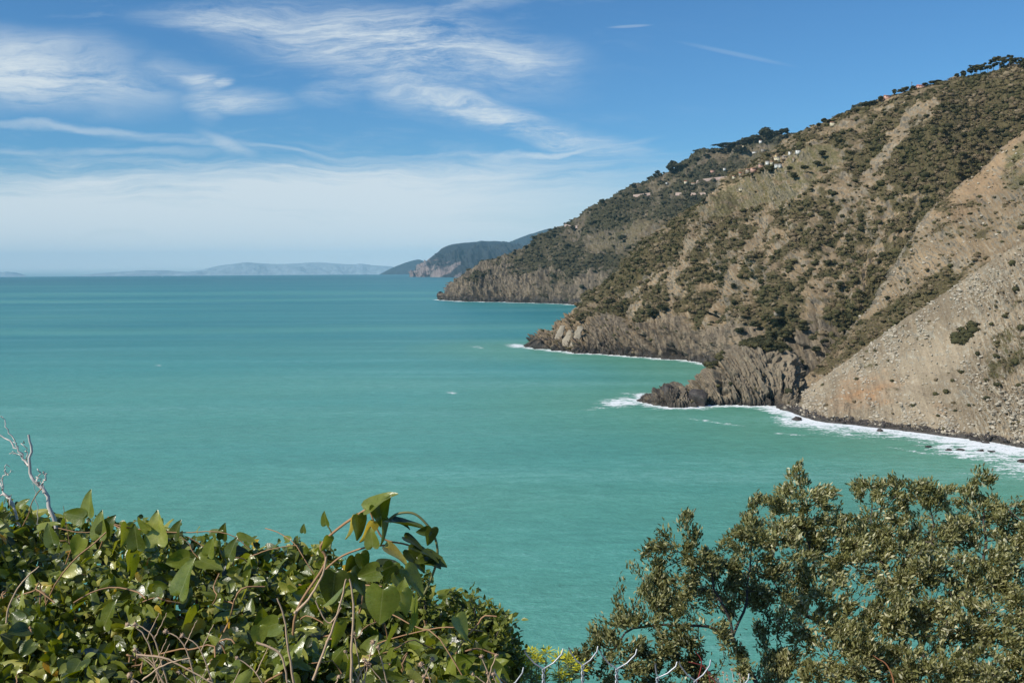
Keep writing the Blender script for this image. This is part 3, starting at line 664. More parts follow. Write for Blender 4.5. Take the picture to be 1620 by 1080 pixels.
def visible_mask(name, pad=30):
    S = SURF[name]; V = np.array([0, 0, CAMZ]) - S['P']; f = (S['N'] * V).sum(-1) > 0
    return f & (S['px'] > -pad) & (S['px'] < 1620 + pad) & (S['py'] < 1110) & (S['P'][..., 2] > 2)
def scatter(name, n, dens, seed=0):
    S = SURF[name]; P = S['P']; r = np.random.default_rng(seed)
    d = np.clip(dens(S), 0, 1) * visible_mask(name)
    a = np.zeros(P.shape[:2]); du = np.linalg.norm(np.gradient(P, axis=0), axis=2); dv = np.linalg.norm(np.gradient(P, axis=1), axis=2); a = du * dv * d
    pr = (a / a.sum()).ravel(); k = r.choice(len(pr), n, p=pr)
    q = P.reshape(-1, 3)[k] + r.normal(size=(n, 3)) * np.array([1, 1, 0]) * 0.8
    return q, d.ravel()[k], S['px'].ravel()[k], S['py'].ravel()[k], k
def make_bush_mesh(i, mat): 
    A, F, Q, t = BUSH[i]; return fast_mesh("shrub", A, [F, Q], mat, dict(tint=t + 0.3))

def plant_hill(name, n_stuff, n_ind, dens, smin, smax, mat, label_stuff, label_ind, group, seed, big=1.5, tint0=0.35, tintf=None):
    q, d, px, py, k = scatter(name, n_stuff, dens, seed); r = np.random.default_rng(seed + 50)
    cl = fbm(q / 45.0, 3, .6, 90.0 + seed)
    size = (smin + (smax - smin) * r.random(len(q)) ** 2.6) * (0.75 + 0.45 * d)
    ti = tint0 + 0.10 + 0.42 * cl + 0.19 * r.normal(size=len(q))
    if tintf is not None: ti = ti + tintf(px, py)
    q[:, 2] -= size * 0.25
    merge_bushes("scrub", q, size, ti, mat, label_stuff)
    if n_ind:
        q, d, px, py, k = scatter(name, n_ind, lambda S: np.clip(dens(S) - .1, 0, 1) * (dens(S) < 0.75), seed + 1)
        meshes = [make_bush_mesh(i, mat) for i in range(4)]
        for i in range(n_ind):
            o = obj("shrub", meshes[i % 4], loc=q[i] - np.array([0, 0, 0.5])); s = smax * r.uniform(.75, 1.0) * big
            o.scale = (s * r.uniform(.85, 1.2), s, s * r.uniform(.75, 1.0)); o.rotation_euler = (0, 0, r.uniform(0, 6.28))
            tag(o, label_ind, "shrub", group)
dv = lambda S: np.maximum(sst(S['a_veg'], .25, .95), 0.10 * (1 - .7 * S['a_cliff'])) * (1 - 0.8 * S['a_grass'])
plant_hill("middle_headland", 15000, 110, dv, 0.9, 5.2, M_scrub, "dense low scrub covering the middle headland below the hamlet", "rounded dark bush on the slope of the middle headland", "bushes on the middle headland", 1, 1.15,
           tintf=lambda px, py: 0.10 * sst(px, 1380, 1500) * sst(py, 300, 150) + 0.12 * (1 - sst(ell(px, py, 1180, 365, 90, 40), .5, 1.1)))
plant_hill("rear_headland", 7500, 0, dv, 3.0, 12.0, M_scrub_far, "dark scrub covering the rear headland", None, None, 2)
plant_hill("tan_spur", 3200, 45, lambda S: np.clip(S['a_veg'], 0.06, 1) ** 1.3, 0.6, 3.2, M_scrub, "low scrub on the tan spur above the scree", "dark bush on the tan rocky spur above the scree", "bushes on the tan spur", 3, 1.2, 0.45,
           tintf=lambda px, py: 0.15 * (1 - sst(ell(px, py, 1612, 260, 40, 60), .5, 1.1)))
plant_hill("rocky_point", 380, 12, lambda S: np.clip(S['a_veg'] - 0.1, 0, 1), 1.4, 4.2, M_scrub, "dense dark shrubs on top of the rocky point", "round dark bush on top of the rocky point", "bushes on the rocky point", 4, 1.1, 0.2)
def on_hill(name, px, py):
    S = SURF[name]; V = np.array([0, 0, CAMZ]) - S['P']; d2 = (S['px'] - px) ** 2 + (S['py'] - py) ** 2 + 1e6 * ((S['N'] * V).sum(-1) < 0)
    w = np.where(d2 < d2.min() + 9, np.hypot(S['P'][..., 0], S['P'][..., 1]), 1e9); i = np.unravel_index(np.argmin(w), w.shape)
    return S['P'][i].copy(), S['N'][i].copy()
plant_hill("scree_slope", 420, 0, lambda S: np.clip(S['a_veg'] - .1, 0, 1) + .10 * sst(S['px'], 1500, 1600) + .012, 0.5, 2.4, M_scrub, "low tufts and scrub on the scree slope", None, None, 6, tint0=.55)
# single bushes that stand out on the bare scree (pixel, width m)
_bm = [make_bush_mesh(i, M_scrub) for i in range(4)]
for i, (px, py, w, h) in enumerate([(1300, 607, 3, 2), (1384, 576, 2.4, 2), (1382, 553, 2.2, 1.7), (1442, 640, 3, 2.2), (1478, 622, 3.2, 2.6), (1497, 618, 4, 3.8), (1508, 600, 3, 2.5), (1520, 586, 3.4, 2.6), (1545, 560, 3, 3), (1574, 562, 4.2, 3.2),
        (1560, 628, 4.6, 2.8), (1577, 606, 4.6, 2.6), (1605, 572, 5, 4), (1612, 520, 5, 5), (1588, 500, 3.6, 3), (1604, 460, 4.4, 4.4), (1602, 415, 4, 4), (1510, 647, 2.6, 2), (1530, 640, 2.4, 2), (1612, 608, 3.4, 2.8), (1483, 655, 2.2, 1.8), (1568, 510, 3, 2.4), (1578, 540, 3.6, 2.5), (1355, 597, 3, 2), (1412, 600, 2.6, 1.8)]):
    p, n = on_hill("scree_slope", px, py); o = obj("shrub", _bm[i % 4], loc=p - np.array([0, 0, .4])); o.scale = (w * .8, w * .7, h * .95); o.rotation_euler = (0, 0, i * 1.3)
    tag(o, "small dark bush growing on the bare scree slope", "shrub", "bushes on the scree slope")
big = merge_bushes("shrub", np.array([on_hill("scree_slope", a, b)[0] + np.array([0, 0, -.4]) for a, b in [(1508, 533), (1514, 538), (1516, 527), (1522, 533), (1528, 525), (1524, 541), (1533, 518), (1538, 523), (1531, 531), (1542, 515), (1520, 520), (1536, 512), (1526, 537), (1512, 530)]]), np.full(14, 4.3), np.full(14, 0.22), M_scrub, "x")
big.name = "broad_shrub"; del big['kind']; tag(big, "largest dark green bush, spread wide across the bare scree slope", "shrub")

# boulders on the scree
M_stone, _k, _b = material("pale_stone"); _g2 = _k.new('ShaderNodeNewGeometry'); _n = _k.noise(_g2.outputs['Position'], 0.8, 5, .7)
_k.put(_b.inputs['Base Color'], _k.hsv(_k.mix(_n, (0.25, 0.215, 0.16), (0.48, 0.42, 0.32)), v=_k.m('MULTIPLY_ADD', _k.attr('tint'), 0.6, 0.7))); _b.inputs['Roughness'].default_value = .9
M_dark, _k, _b = material("wet_rock"); _g2 = _k.new('ShaderNodeNewGeometry'); _n = _k.noise(_g2.outputs['Position'], 0.9, 6, .7)
_k.put(_b.inputs['Base Color'], _k.mix(_k.ss(_n, .35, .7), (0.022, 0.018, 0.016), (0.085, 0.065, 0.05))); _b.inputs['Roughness'].default_value = .55; _k.put(_b.inputs['Normal'], _k.bump(_n, 1, .6))
def rock_variant(seed, flat=.7):
    r = np.random.default_rng(seed); V = ICO_V.copy()
    for _ in range(9):
        n = r.normal(size=3); n /= np.linalg.norm(n); d = V @ n; V -= np.maximum(d - r.uniform(.55, .8), 0)[:, None] * n
    V *= (1 + .10 * fbm(V * 2, 3, .6, seed))[:, None]; V *= np.array([r.uniform(.8, 1.3), r.uniform(.7, 1.1), flat]); return V
ROCKV = [rock_variant(100 + i) for i in range(8)]
def merge_rocks(name, pos, size, mat, lab, squash=1.0):
    r = np.random.default_rng(len(pos)); Vs, Fs, Ts = [], [], []
    for i in range(len(pos)):
        V = ROCKV[r.integers(8)]; M = np.array(Euler((r.uniform(-.5, .5), r.uniform(-.5, .5), r.uniform(0, 6.3))).to_matrix())
        Vs.append((V @ M.T) * size[i] * np.array([1, 1, squash]) + pos[i]); Fs.append(ICO_F + i * len(V)); Ts.append(np.full(len(V), r.random()))
    o = obj(name, fast_mesh(name, np.concatenate(Vs), np.concatenate(Fs), mat, dict(tint=np.concatenate(Ts)))); tag(o, lab, kind='stuff'); return o
q, d, px, py, _ = scatter("scree_slope", 7000, lambda S: (1 - sst(S['a_veg'], .3, .6)) * (0.12 + sst(perlin(np.stack([S['s'] / 13.0 + .02 * S['P'][..., 2], S['P'][..., 2] / 45.0, S['s'] * 0], -1)), -.15, .45)) * (0.22 + 0.78 * np.maximum(1 - sst(seg_d(S['px'], S['py'], [(1270, 640), (1340, 590), (1400, 550), (1470, 505), (1530, 460)]), 10, 40), sst(S['py'], 630, 680))), 9)
merge_rocks("boulders", q, 0.3 + 1.5 * rng.random(len(q)) ** 4, M_stone, "pale loose boulders scattered over the scree slope")
q, d, px, py, _ = scatter("tan_spur", 900, lambda S: 1 - sst(S['a_veg'], .3, .6), 11)
merge_rocks("boulders", q, 0.4 + 1.7 * rng.random(len(q)) ** 4, M_stone, "weathered boulders and outcrops on the tan spur")
q, d, px, py, _ = scatter("scree_slope", 900, lambda S: (S['P'][..., 2] < 5.5) * 1.0, 12)
q[:, 2] = np.minimum(q[:, 2], 4.0) - .3; merge_rocks("shore_rocks", q, 0.6 + 1.5 * rng.random(len(q)) ** 2, M_dark, "dark wet rocks heaped along the foot of the scree slope")

# rocks standing in the surf: things
def sea_rock(px, py, w, h, label, seed, name="sea_rock", group=None, d=None):
    p = sea_at(px, py); V = ROCKV[seed % 8] * np.array([w * .55, (d or w) * .5, h * 1.25]); V = np.concatenate([V]); 
    # finer, craggier surface
    import bmesh
    bm = bmesh.new(); bmesh.ops.create_icosphere(bm, subdivisions=4, radius=1.0); U = np.array([v.co[:] for v in bm.verts]); F = np.array([[v.index for v in f.verts] for f in bm.faces]); bm.free()
    r = np.random.default_rng(seed)
    for _ in range(12):
        n = r.normal(size=3); n[2] *= .7; n /= np.linalg.norm(n); dd = U @ n; U -= np.maximum(dd - r.uniform(.45, .8), 0)[:, None] * n * .95
    U *= (1.25 + .22 * ridged(U * 1.7, 4, .55, seed) * .5)[:, None]; U[:, 2] = U[:, 2] * .9
    U *= np.array([w * .5, (d or w) * .5, h]); rz = r.uniform(-.4, .4)
    o = obj(name, fast_mesh(name, U, F, M_dark, smooth=False), loc=p + np.array([0, 0, 0.05 * h])); o.rotation_euler = (0, 0, rz); tag(o, label, "rock", group); return o
sea_rock(1025, 635, 6, 1.6, "low black rock in white surf at the tip of the rocky point", 1)
sea_rock(1043, 636, 15, 9, "black boulder at the tip of the rocky point, beside the low rock", 2, d=12)
sea_rock(1062, 637, 15, 16, "tall leaning slab of rock standing behind the black boulder of the rocky point", 3, d=12)
sea_rock(1082, 641, 16, 9, "broad dark rock at the waterline between the leaning slab and the cliff of the point", 4, d=12)
sea_rock(1103, 641, 19, 11, "high dark rock joined to the cliff of the rocky point", 5, d=14)
sea_rock(1261, 664, 8, 2.8, "brown rock awash off the beach end beside the rocky point", 6)
sea_rock(1391, 682, 4, 1.6, "small dark rock in the surf below the orange scree", 7)
sea_rock(1540, 696, 6, 2.4, "dark rock in the widest white surf below the scree", 8)
for i, (px, py) in enumerate([(1468, 707), (1500, 712), (1520, 712), (1552, 713), (1568, 714), (1560, 700), (1550, 698), (1487, 688)]): sea_rock(px, py, 4.5, 0.9, "small rock awash in the wide surf below the scree", 20 + i, group="rocks awash in the surf")
sea_rock(1618, 731, 5, 1.6, "reddish rock at the right edge of the frame, in the surf", 9)
sea_rock(847, 549, 16, 3.5, "low dark ledge at the tip of the middle headland", 10, d=8)
sea_rock(860, 549, 14, 9, "brown crag behind the low ledge of the middle headland", 11)
sea_rock(697, 473.6, 26, 24, "small pointed sea stack off the tip of the rear headland", 12, name="sea_stack")
sea_rock(711, 474.2, 42, 48, "large dark sea stack against the tip of the rear headland", 13, name="sea_stack")
# pale leaning slabs on the tip of the middle headland
def slab(px, py, w, h, lean, label, seed, th=13):
    p = sea_at(px, py); n = 9; us = np.linspace(-1, 1, n); vs = np.linspace(0, 1, 22)
    V = []
    for v in vs:
        for a in np.linspace(0, 2 * math.pi, 20, endpoint=False):
            ca, sa = math.cos(a), math.sin(a); e = .45
            x = math.copysign(abs(ca) ** e, ca) * w * .5 * (1 - .35 * v ** 2); y = math.copysign(abs(sa) ** e, sa) * th * .5 * (1 - .5 * v)
            V.append((x + lean * v * h, y + .62 * v * h, v * h - 3))
    V = np.array(V); V += (fbm(V / 7.0, 4, .6, seed) * 2.4)[:, None] * np.array([1, 1, .4])
    i = np.arange(21)[:, None] * 20; j = np.arange(20)[None]; F = np.stack([i + j, i + (j + 1) % 20, i + 20 + (j + 1) % 20, i + 20 + j], -1).reshape(-1, 4)
    V = np.concatenate([V, [V[-20:].mean(0) + np.array([0, 0, .6])]]); T = np.array([[20 * 21 + a, 20 * 21 + (a + 1) % 20, len(V) - 1] for a in range(20)])
    o = obj("rock_slab", fast_mesh("rock_slab", V, [F, T], M_slab, smooth=False), loc=p); tag(o, label, "rock"); return o
M_slab, _k, _b = material("pale_slab"); _g2 = _k.new('ShaderNodeNewGeometry'); _n = _k.noise(_k.mapv(_g2.outputs['Position'], rot=(0, .5, 0), scale=(1, 1, .15)), 0.5, 6, .7); _z = _k.sep(_g2.outputs['Position'])[2]
_k.put(_b.inputs['Base Color'], _k.mix(_k.ss(_k.m('ADD', _z, _k.m('MULTIPLY', _n, 8)), 12, 4), _k.mix(_n, (0.20, 0.165, 0.115), (0.42, 0.36, 0.27)), (.05, .042, .035))); _b.inputs['Roughness'].default_value = .9; _k.put(_b.inputs['Normal'], _k.bump(_n, 1, .8))
slab(876, 552, 12, 36, .40, "tallest pale slab leaning at the tip of the middle headland", 1)
slab(890, 554, 12, 31, .42, "pale slab leaning right behind the tallest slab of the middle headland", 2)
slab(903, 556, 12, 38, .42, "third pale slab from the tip of the middle headland, highest on the slope", 3)

# ------------------------------------------------------------------ houses
def flatmat(name, c, rough=.85, var=.25, sc=1.0):
    m, k, b = material(name); g = k.new('ShaderNodeNewGeometry'); n = k.noise(g.outputs['Position'], sc, 5, .65)
    k.put(b.inputs['Base Color'], k.hsv(c + (1,), v=k.m('MULTIPLY_ADD', n, 2 * var, 1 - var))); b.inputs['Roughness'].default_value = rough; return m
M_wall = {n: flatmat("plaster_" + n, c) for n, c in dict(cream=(.62, .55, .38), white=(.74, .72, .66), yellow=(.62, .50, .24), pink=(.55, .33, .25), stone=(.34, .28, .21)).items()}
M_roof = {n: flatmat("roof_" + n, c) for n, c in dict(red=(.42, .10, .05), terracotta=(.34, .17, .10), grey=(.30, .27, .25)).items()}
M_pane = flatmat("window_dark", (.03, .035, .04), .3)
def box(x0, x1, y0, y1, z0, z1):
    V = np.array([(x, y, z) for x in (x0, x1) for y in (y0, y1) for z in (z0, z1)], float)
    return V, np.array([(0, 1, 3, 2), (4, 6, 7, 5), (0, 4, 5, 1), (2, 3, 7, 6), (0, 2, 6, 4), (1, 5, 7, 3)])
def house(hill, px, py, w, d, h, wall, roof, label, group=None, rz=0.0, flat=False, name="house", nw=3, Dshift=0):
    p, n = on_hill(hill, px, py); e = empty(name, p - np.array([0, 0, 1.0]), rz, s=0.8); tag(e, label, "house", group)
    V, F = box(-w / 2, w / 2, -d / 2, d / 2, -2.5, h); obj("wall", fast_mesh("wall", V, F, M_wall[wall]), e)
    if flat:
        V, F = box(-w / 2 - .3, w / 2 + .3, -d / 2 - .3, d / 2 + .3, h + .003, h + .5)
    else:
        rh = w * .16 if d > w else d * .22; o_ = .5
        V = np.array([(-w / 2 - o_, -d / 2 - o_, h - .1), (w / 2 + o_, -d / 2 - o_, h - .1), (w / 2 + o_, d / 2 + o_, h - .1), (-w / 2 - o_, d / 2 + o_, h - .1), (-w / 2 - o_, 0, h + rh), (w / 2 + o_, 0, h + rh)])
        F = None
    if F is not None: r_ = obj("roof", fast_mesh("roof", V, F, M_roof[roof]), e)
    else: r_ = obj("roof", fast_mesh("roof", V, [np.array([(0, 1, 5, 4), (2, 3, 4, 5), (3, 2, 1, 0)]), np.array([(0, 4, 3), (1, 2, 5)])], M_roof[roof]), e)
    for i in range(nw):
        x = (i + .5) / nw * w - w / 2
        V, F = box(x - .55, x + .55, -d / 2 - .08, -d / 2 + .02, h - 2.6, h - 1.1); obj("window", fast_mesh("window", V, F, M_pane), e)
    V, F = box(-w / 2 - .08, -w / 2 + .02, -.5, .5, 0.8, 2.9); obj("door", fast_mesh("door", V, F, M_pane), e)
    return e
H = "middle_headland"
house(H, 1214, 257, 7, 6, 5, "white", "grey", "small white house at the left end of the upper row of the hamlet", rz=-.2)
house(H, 1222, 256, 6, 6, 4, "cream", "terracotta", "low cream house right of the small white house in the hamlet", rz=-.2)
house(H, 1231, 253, 11, 7, 8, "cream", "grey", "tallest pale house, in the middle of the hamlet", rz=-.2)
house(H, 1226, 262, 7, 6, 4, "white", "grey", "white house below the tallest house of the hamlet", rz=-.1)
house(H, 1234, 260, 5, 5, 4, "white", "grey", "tiny white house right of the one below the tallest house", rz=-.1)
house(H, 1229, 247, 4, 4, 6, "yellow", "terracotta", "narrow yellow house above the tallest house of the hamlet", rz=-.2, nw=1)
house(H, 1242, 247, 14, 6, 3.5, "stone", "grey", "long low house with a pale roof above the hamlet", rz=.25)
house(H, 1247, 243, 4, 5, 5, "white", "grey", "little white house at the upper end of the long low roof", rz=.2, nw=1)
house(H, 1261, 241, 9, 6, 4.5, "white", "grey", "bright white house standing alone right of the hamlet", rz=.1, flat=True)
house(H, 1254, 252, 3.5, 3.5, 6, "stone", "terracotta", "narrow stone hut with a tower shape right of the hamlet", nw=1)
house(H, 1193, 268, 12, 7, 6, "pink", "terracotta", "pink house with a tiled roof in the lower row of the hamlet", rz=.3)
house(H, 1203, 262, 13, 6, 4, "pink", "grey", "long pink house with a pale sloping roof in the lower row", rz=.35)
house(H, 1181, 271, 9, 7, 6, "stone", "terracotta", "cream stone house left of the pink house in the lower row", rz=.3)
house(H, 1170, 275, 9, 6, 4.5, "stone", "red", "stone house with a red roof at the left end of the lower row", rz=.3)
house(H, 1162, 279, 8, 6, 4, "cream", "terracotta", "cream house at the far left edge of the hamlet", rz=.3)
house(H, 1171, 297, 9, 5, 3, "cream", "grey", "pale field hut on the green terraces below the hamlet", nw=2)
house(H, 1242, 273, 6, 4, 3, "stone", "grey", "stone field hut below the right end of the hamlet", nw=2)
house(H, 1316, 196, 11, 7, 5, "cream", "terracotta", "lone cream house on the crest right of the saddle", rz=.1)
house(H, 1404, 152, 13, 8, 6, "pink", "terracotta", "pink house on the crest below the red-roofed house", rz=.3)
house(H, 1456, 135, 15, 9, 4, "pink", "red", "red-roofed house on the skyline left of the pine grove", rz=.1)
house(H, 1228, 494, 8, 5, 3.5, "stone", "terracotta", "roofless-looking stone hut among trees above the rocky point", rz=.1, nw=1)
Hd = "rear_headland"
house(Hd, 1085, 288, 14, 10, 9, "cream", "red", "house with a bright red roof on the rear headland", rz=.1)
house(Hd, 1098, 289, 24, 9, 5, "stone", "terracotta", "long low stone building right of the bright red roof", rz=.1)
house(Hd, 1126, 270, 18, 10, 7, "pink", "terracotta", "pinkish house among scrub above the bright red roof", rz=.1)
house(Hd, 1144, 267, 10, 8, 7, "white", "grey", "white house above the road of the rear headland", rz=.1)
house(Hd, 1146, 233, 16, 12, 8, "white", "grey", "white villa under the umbrella pines", rz=.1)
house(Hd, 1201, 225, 12, 10, 11, "white", "terracotta", "white tower-like house left of the round tree on the crest", rz=.1)
house(Hd, 1178, 232, 8, 8, 9, "cream", "terracotta", "small cream house between the umbrella pines and the round tree", rz=.1)
house(Hd, 1192, 240, 20, 10, 5, "white", "grey", "low white building beneath the trees of the crest", rz=.1)
house(Hd, 1206, 237, 14, 10, 6, "stone", "grey", "grey building right of the low white building", rz=.1)
house(Hd, 1052, 290, 8, 8, 5, "white", "grey", "tiny white house near the left end of the green terraces", rz=.1)
# pale roads cut into the rear headland
def road(hill, pts, w, label, mat):
    P = np.array([on_hill(hill, a, b)[0] for a, b in pts]); P = catmull(P, 40); dv_ = np.gradient(P, axis=0); dv_[:, 2] = 0; dv_ /= np.linalg.norm(dv_, axis=1)[:, None]
    sd_ = np.stack([dv_[:, 1], -dv_[:, 0], 0 * dv_[:, 0]], -1)
    if sd_[:, 1].mean() > 0: sd_ = -sd_
    prof = [(-w, 1.5), (w * .6, 1.5), (w * .7, -9)]
    V = np.stack([P + sd_ * a + np.array([0, 0, b]) for a, b in prof], 1); o = obj("road", fast_mesh("road", V.reshape(-1, 3), grid_faces(40, 3), mat)); tag(o, label, kind='structure')
M_road = flatmat("pale_road", (.36, .27, .22), sc=.1)
road(Hd, [(1068, 304), (1090, 304.5), (1110, 304), (1130, 302)], 5, "pale road cut across the rear headland", M_road)
road(Hd, [(1100, 286), (1115, 281), (1135, 279), (1155, 277)], 5, "upper road leading to the hamlet", M_road)
road(Hd, [(890, 352), (905, 355), (912, 357)], 5, "short stretch of pale road near the crest of the rear headland", M_road)
road(Hd, [(1002, 306), (1020, 305), (1028, 303)], 4, "pale road bend under the crest of the rear headland", M_road)

# ------------------------------------------------------------------ far trees
def far_tree(hill, px, py, h, w, shape, label, group, mat, seed, name="tree", cat="tree", dz=0):
    p, n = on_hill(hill, px, py); e = empty(name, p - np.array([0, 0, dz])); tag(e, label, cat, group); r = np.random.default_rng(seed)
    th = h * (0.62 if shape != 'round' else .35)
    a = np.linspace(0, 2 * math.pi, 6, endpoint=False); V = []
    for v in np.linspace(0, 1, 5):
        rad = h * .03 * (1 - .5 * v); V += [(math.cos(t) * rad + .04 * h * math.sin(v * 3), math.sin(t) * rad, v * th * 1.1 - .5) for t in a]
    tr = obj("trunk", fast_mesh("trunk", np.array(V), np.stack([(np.arange(4)[:, None] * 6 + np.arange(6)[None]), (np.arange(4)[:, None] * 6 + (np.arange(6)[None] + 1) % 6), (np.arange(4)[:, None] * 6 + 6 + (np.arange(6)[None] + 1) % 6), (np.arange(4)[:, None] * 6 + 6 + np.arange(6)[None])], -1).reshape(-1, 4), M_bark_far), e)
    n_ = {'umbrella': 22, 'pine': 11, 'round': 16, 'cone': 10}[shape]; Vs, Fs, Qs, Ts = [], [], [], []; off = 0
    for i in range(n_):
        A, F, Q, t = BUSH[r.integers(8)]
        if shape == 'umbrella': rr = math.sqrt(r.random()); an = r.uniform(0, 6.28); c = np.array([rr * math.cos(an) * w * .5, rr * math.sin(an) * w * .5, th + h * .22 * (1 - rr * rr)]); s = np.array([w * .15, w * .15, h * .13])
        elif shape == 'pine': c = np.array([r.normal() * w * .24, r.normal() * w * .24, th * .75 + r.uniform(0, h * .45)]); s = np.array([w * .22] * 2 + [h * .13])
        elif shape == 'cone': v = i / n_; c = np.array([r.normal() * w * .1 * (1 - v), r.normal() * w * .1, h * (.15 + .75 * v)]); s = np.array([w * .4 * (1 - .75 * v)] * 2 + [h * .12])
        else: d_ = r.normal(size=3); d_ /= np.linalg.norm(d_); c = np.array([d_[0] * w * .3, d_[1] * w * .3, h * .58 + d_[2] * h * .24]); s = np.array([w * .26, w * .26, h * .22])
        Vs.append(A * s + c); Fs.append(F + off); Qs.append(Q + off); Ts.append(t + .18 + .1 * r.normal()); off += len(A)
    obj("crown", fast_mesh("crown", np.concatenate(Vs), [np.concatenate(Fs), np.concatenate(Qs)], mat, dict(tint=np.concatenate(Ts))), e); return e
far_tree(Hd, 1150, 238, 36, 100, 'umbrella', "widest umbrella pine, at the left of the crest of the rear headland", None, M_scrub_far, 1, "umbrella_pine", "umbrella pine")
far_tree(Hd, 1167, 236, 34, 62, 'umbrella', "umbrella pine just right of the widest one on the crest", None, M_scrub_far, 2, "umbrella_pine", "umbrella pine")
far_tree(Hd, 1212, 222, 52, 54, 'round', "largest round dark tree on the crest of the rear headland", None, M_scrub_far, 3, "round_tree")
far_tree(Hd, 1246, 209, 26, 22, 'cone', "small pointed tree on the crest right of the round tree", None, M_scrub_far, 4, "pointed_tree")
for i, (px, py, h, w) in enumerate([(1176, 229, 24, 40), (1184, 227, 28, 40), (1192, 226, 28, 44), (1198, 223, 26, 36), (1232, 214, 22, 40), (1238, 213, 26, 34), (1128, 240, 14, 20), (950, 322, 22, 26), (1064, 270, 42, 36), (1072, 272, 34, 40), (1058, 274, 36, 36), (1022, 283, 14, 14), (1033, 280, 16, 18), (1042, 276, 22, 20), (1100, 256, 20, 28), (1115, 250, 16, 26), (982, 384, 26, 30), (905, 364, 20, 28), (1004, 295, 14, 20), (830, 392, 14, 22), (876, 372, 14, 22)]):
    far_tree(Hd, px, py, h, w, 'round', "dark tree standing along the crest of the rear headland", "trees on the rear headland crest", M_scrub_far, 10 + i)
for i, (px, py, h, w) in enumerate([(1532, 114, 20, 16), (1541, 113, 18, 15), (1549, 112, 18, 18), (1558, 111, 18, 15), (1568, 110, 20, 16), (1577, 110, 22, 18), (1586, 110, 21, 14), (1595, 109, 22, 15), (1603, 108, 20, 14), (1612, 108, 18, 14), (1524, 116, 13, 10), (1619, 108, 19, 15)]):
    far_tree(H, px, py, h * 1.15, w * .9, 'pine', "pine of the grove on the highest part of the skyline at right", "pines of the skyline grove", M_scrub, 40 + i, "pine_tree", "pine tree", dz=4)
for i, (px, py, h, w) in enumerate([(1301, 197, 12, 9), (1308, 194, 7, 8), (1296, 200, 8, 8), (1366, 170, 11, 13), (1375, 167, 9, 10), (1382, 164, 8, 10), (1392, 160, 10, 9), (1412, 147, 10, 8), (1424, 145, 8, 12), (1430, 142, 9, 12), (1443, 140, 7, 9), (1345, 178, 6, 8), (1353, 176, 6, 8), (1475, 132, 7, 14), (1484, 130, 6, 12), (1512, 121, 9, 8), (1521, 117, 9, 9), (1112, 322, 9, 9), (1464, 134, 6, 9)]):
    far_tree(H, px, py, h, w, 'round', "small dark tree on the skyline of the middle headland", "trees on the middle headland skyline", M_scrub, 70 + i)
for i, (px, py, h, w) in enumerate([(1255, 284, 11, 12), (1251, 270, 9, 9), (1218, 272, 8, 15), (1205, 276, 7, 12), (1291, 262, 9, 12), (1275, 272, 9, 12), (1301, 250, 11, 12), (1182, 279, 5, 6)]):
    far_tree(H, px, py, h, w, 'round', "dark tree on the terraces around the hamlet", "trees around the hamlet", M_scrub, 110 + i)
for i, (px, py, h, w) in enumerate([(1195, 520, 10, 14), (1212, 512, 12, 15), (1228, 520, 12, 14), (1240, 540, 14, 15), (1222, 540, 12, 14), (1205, 540, 9, 12), (1248, 565, 12, 12), (1262, 582, 10, 12), (1290, 560, 9, 10), (1170, 530, 8, 12), (1250, 510, 11, 13), (1270, 525, 10, 12), (1236, 500, 10, 12), (1305, 545, 8, 9)]):
    far_tree(H, px, py, h, w, 'round', "dark evergreen tree in the clump above the rocky point", "evergreens above the rocky point", M_scrub, 130 + i, "evergreen_tree")
for i, (px, py, h, w) in enumerate([(1032, 500, 13, 18), (1046, 492, 12, 15), (1024, 490, 9, 10), (1330, 460, 12, 12), (1192, 440, 9, 10), (1202, 452, 9, 10), (1158, 455, 6, 8), (915, 508, 9, 12), (1160, 480, 7, 8)]):
    far_tree(H, px, py, h, w, 'round', "round dark tree alone on the cliff slope of the middle headland", "lone trees on the middle slope", M_scrub, 150 + i)
# mast on the skyline
p, n = on_hill(H, 1440, 141); e = empty("utility_pole", p - np.array([0, 0, 1])); tag(e, "thin pole on the skyline between the pink and the red-roofed house", "pole")
V, F = box(-.25, .25, -.25, .25, 0, 14); obj("post", fast_mesh("post", V, F, M_bark_far), e); V, F = box(-1.3, 1.3, -.32, -.26, 12.4, 12.8); obj("crossarm", fast_mesh("crossarm", V, F, M_bark_far), e)

# ------------------------------------------------------------------ sailing boat far out
p = sea_at(257, 438.5); e = empty("sailing_boat", p, 0.6); tag(e, "tiny white sailing boat far out on the horizon", "sailing boat")
M_sail = flatmat("white_sail", (.85, .85, .85), .6, .05)
ts = np.linspace(-1, 1, 15); hv = []
for z, wd in ((-.6, .35), (.2, .85), (1.4, 1.0)):
    hv += [(t * 9 + (z > 1) * .6 * t, wd * 2.3 * (1 - abs(t) ** 2.2) * 1.0 + .02, z) for t in ts] + [(t * 9 + (z > 1) * .6 * t, -wd * 2.3 * (1 - abs(t) ** 2.2) - .02, z) for t in ts[::-1]]
hv = np.array(hv); i = np.arange(2)[:, None] * 30; j = np.arange(30)[None]; F = np.stack([i + j, i + (j + 1) % 30, i + 30 + (j + 1) % 30, i + 30 + j], -1).reshape(-1, 4)
dk = np.stack([60 + np.arange(14), 61 + np.arange(14), 60 + 28 - np.arange(14), 60 + 29 - np.arange(14)], -1)
obj("hull", fast_mesh("hull", hv, [F, dk], M_sail), e)
V, F = box(-.15, .15, -.15, .15, 1.4, 30); obj("mast", fast_mesh("mast", V, F, M_sail), e)
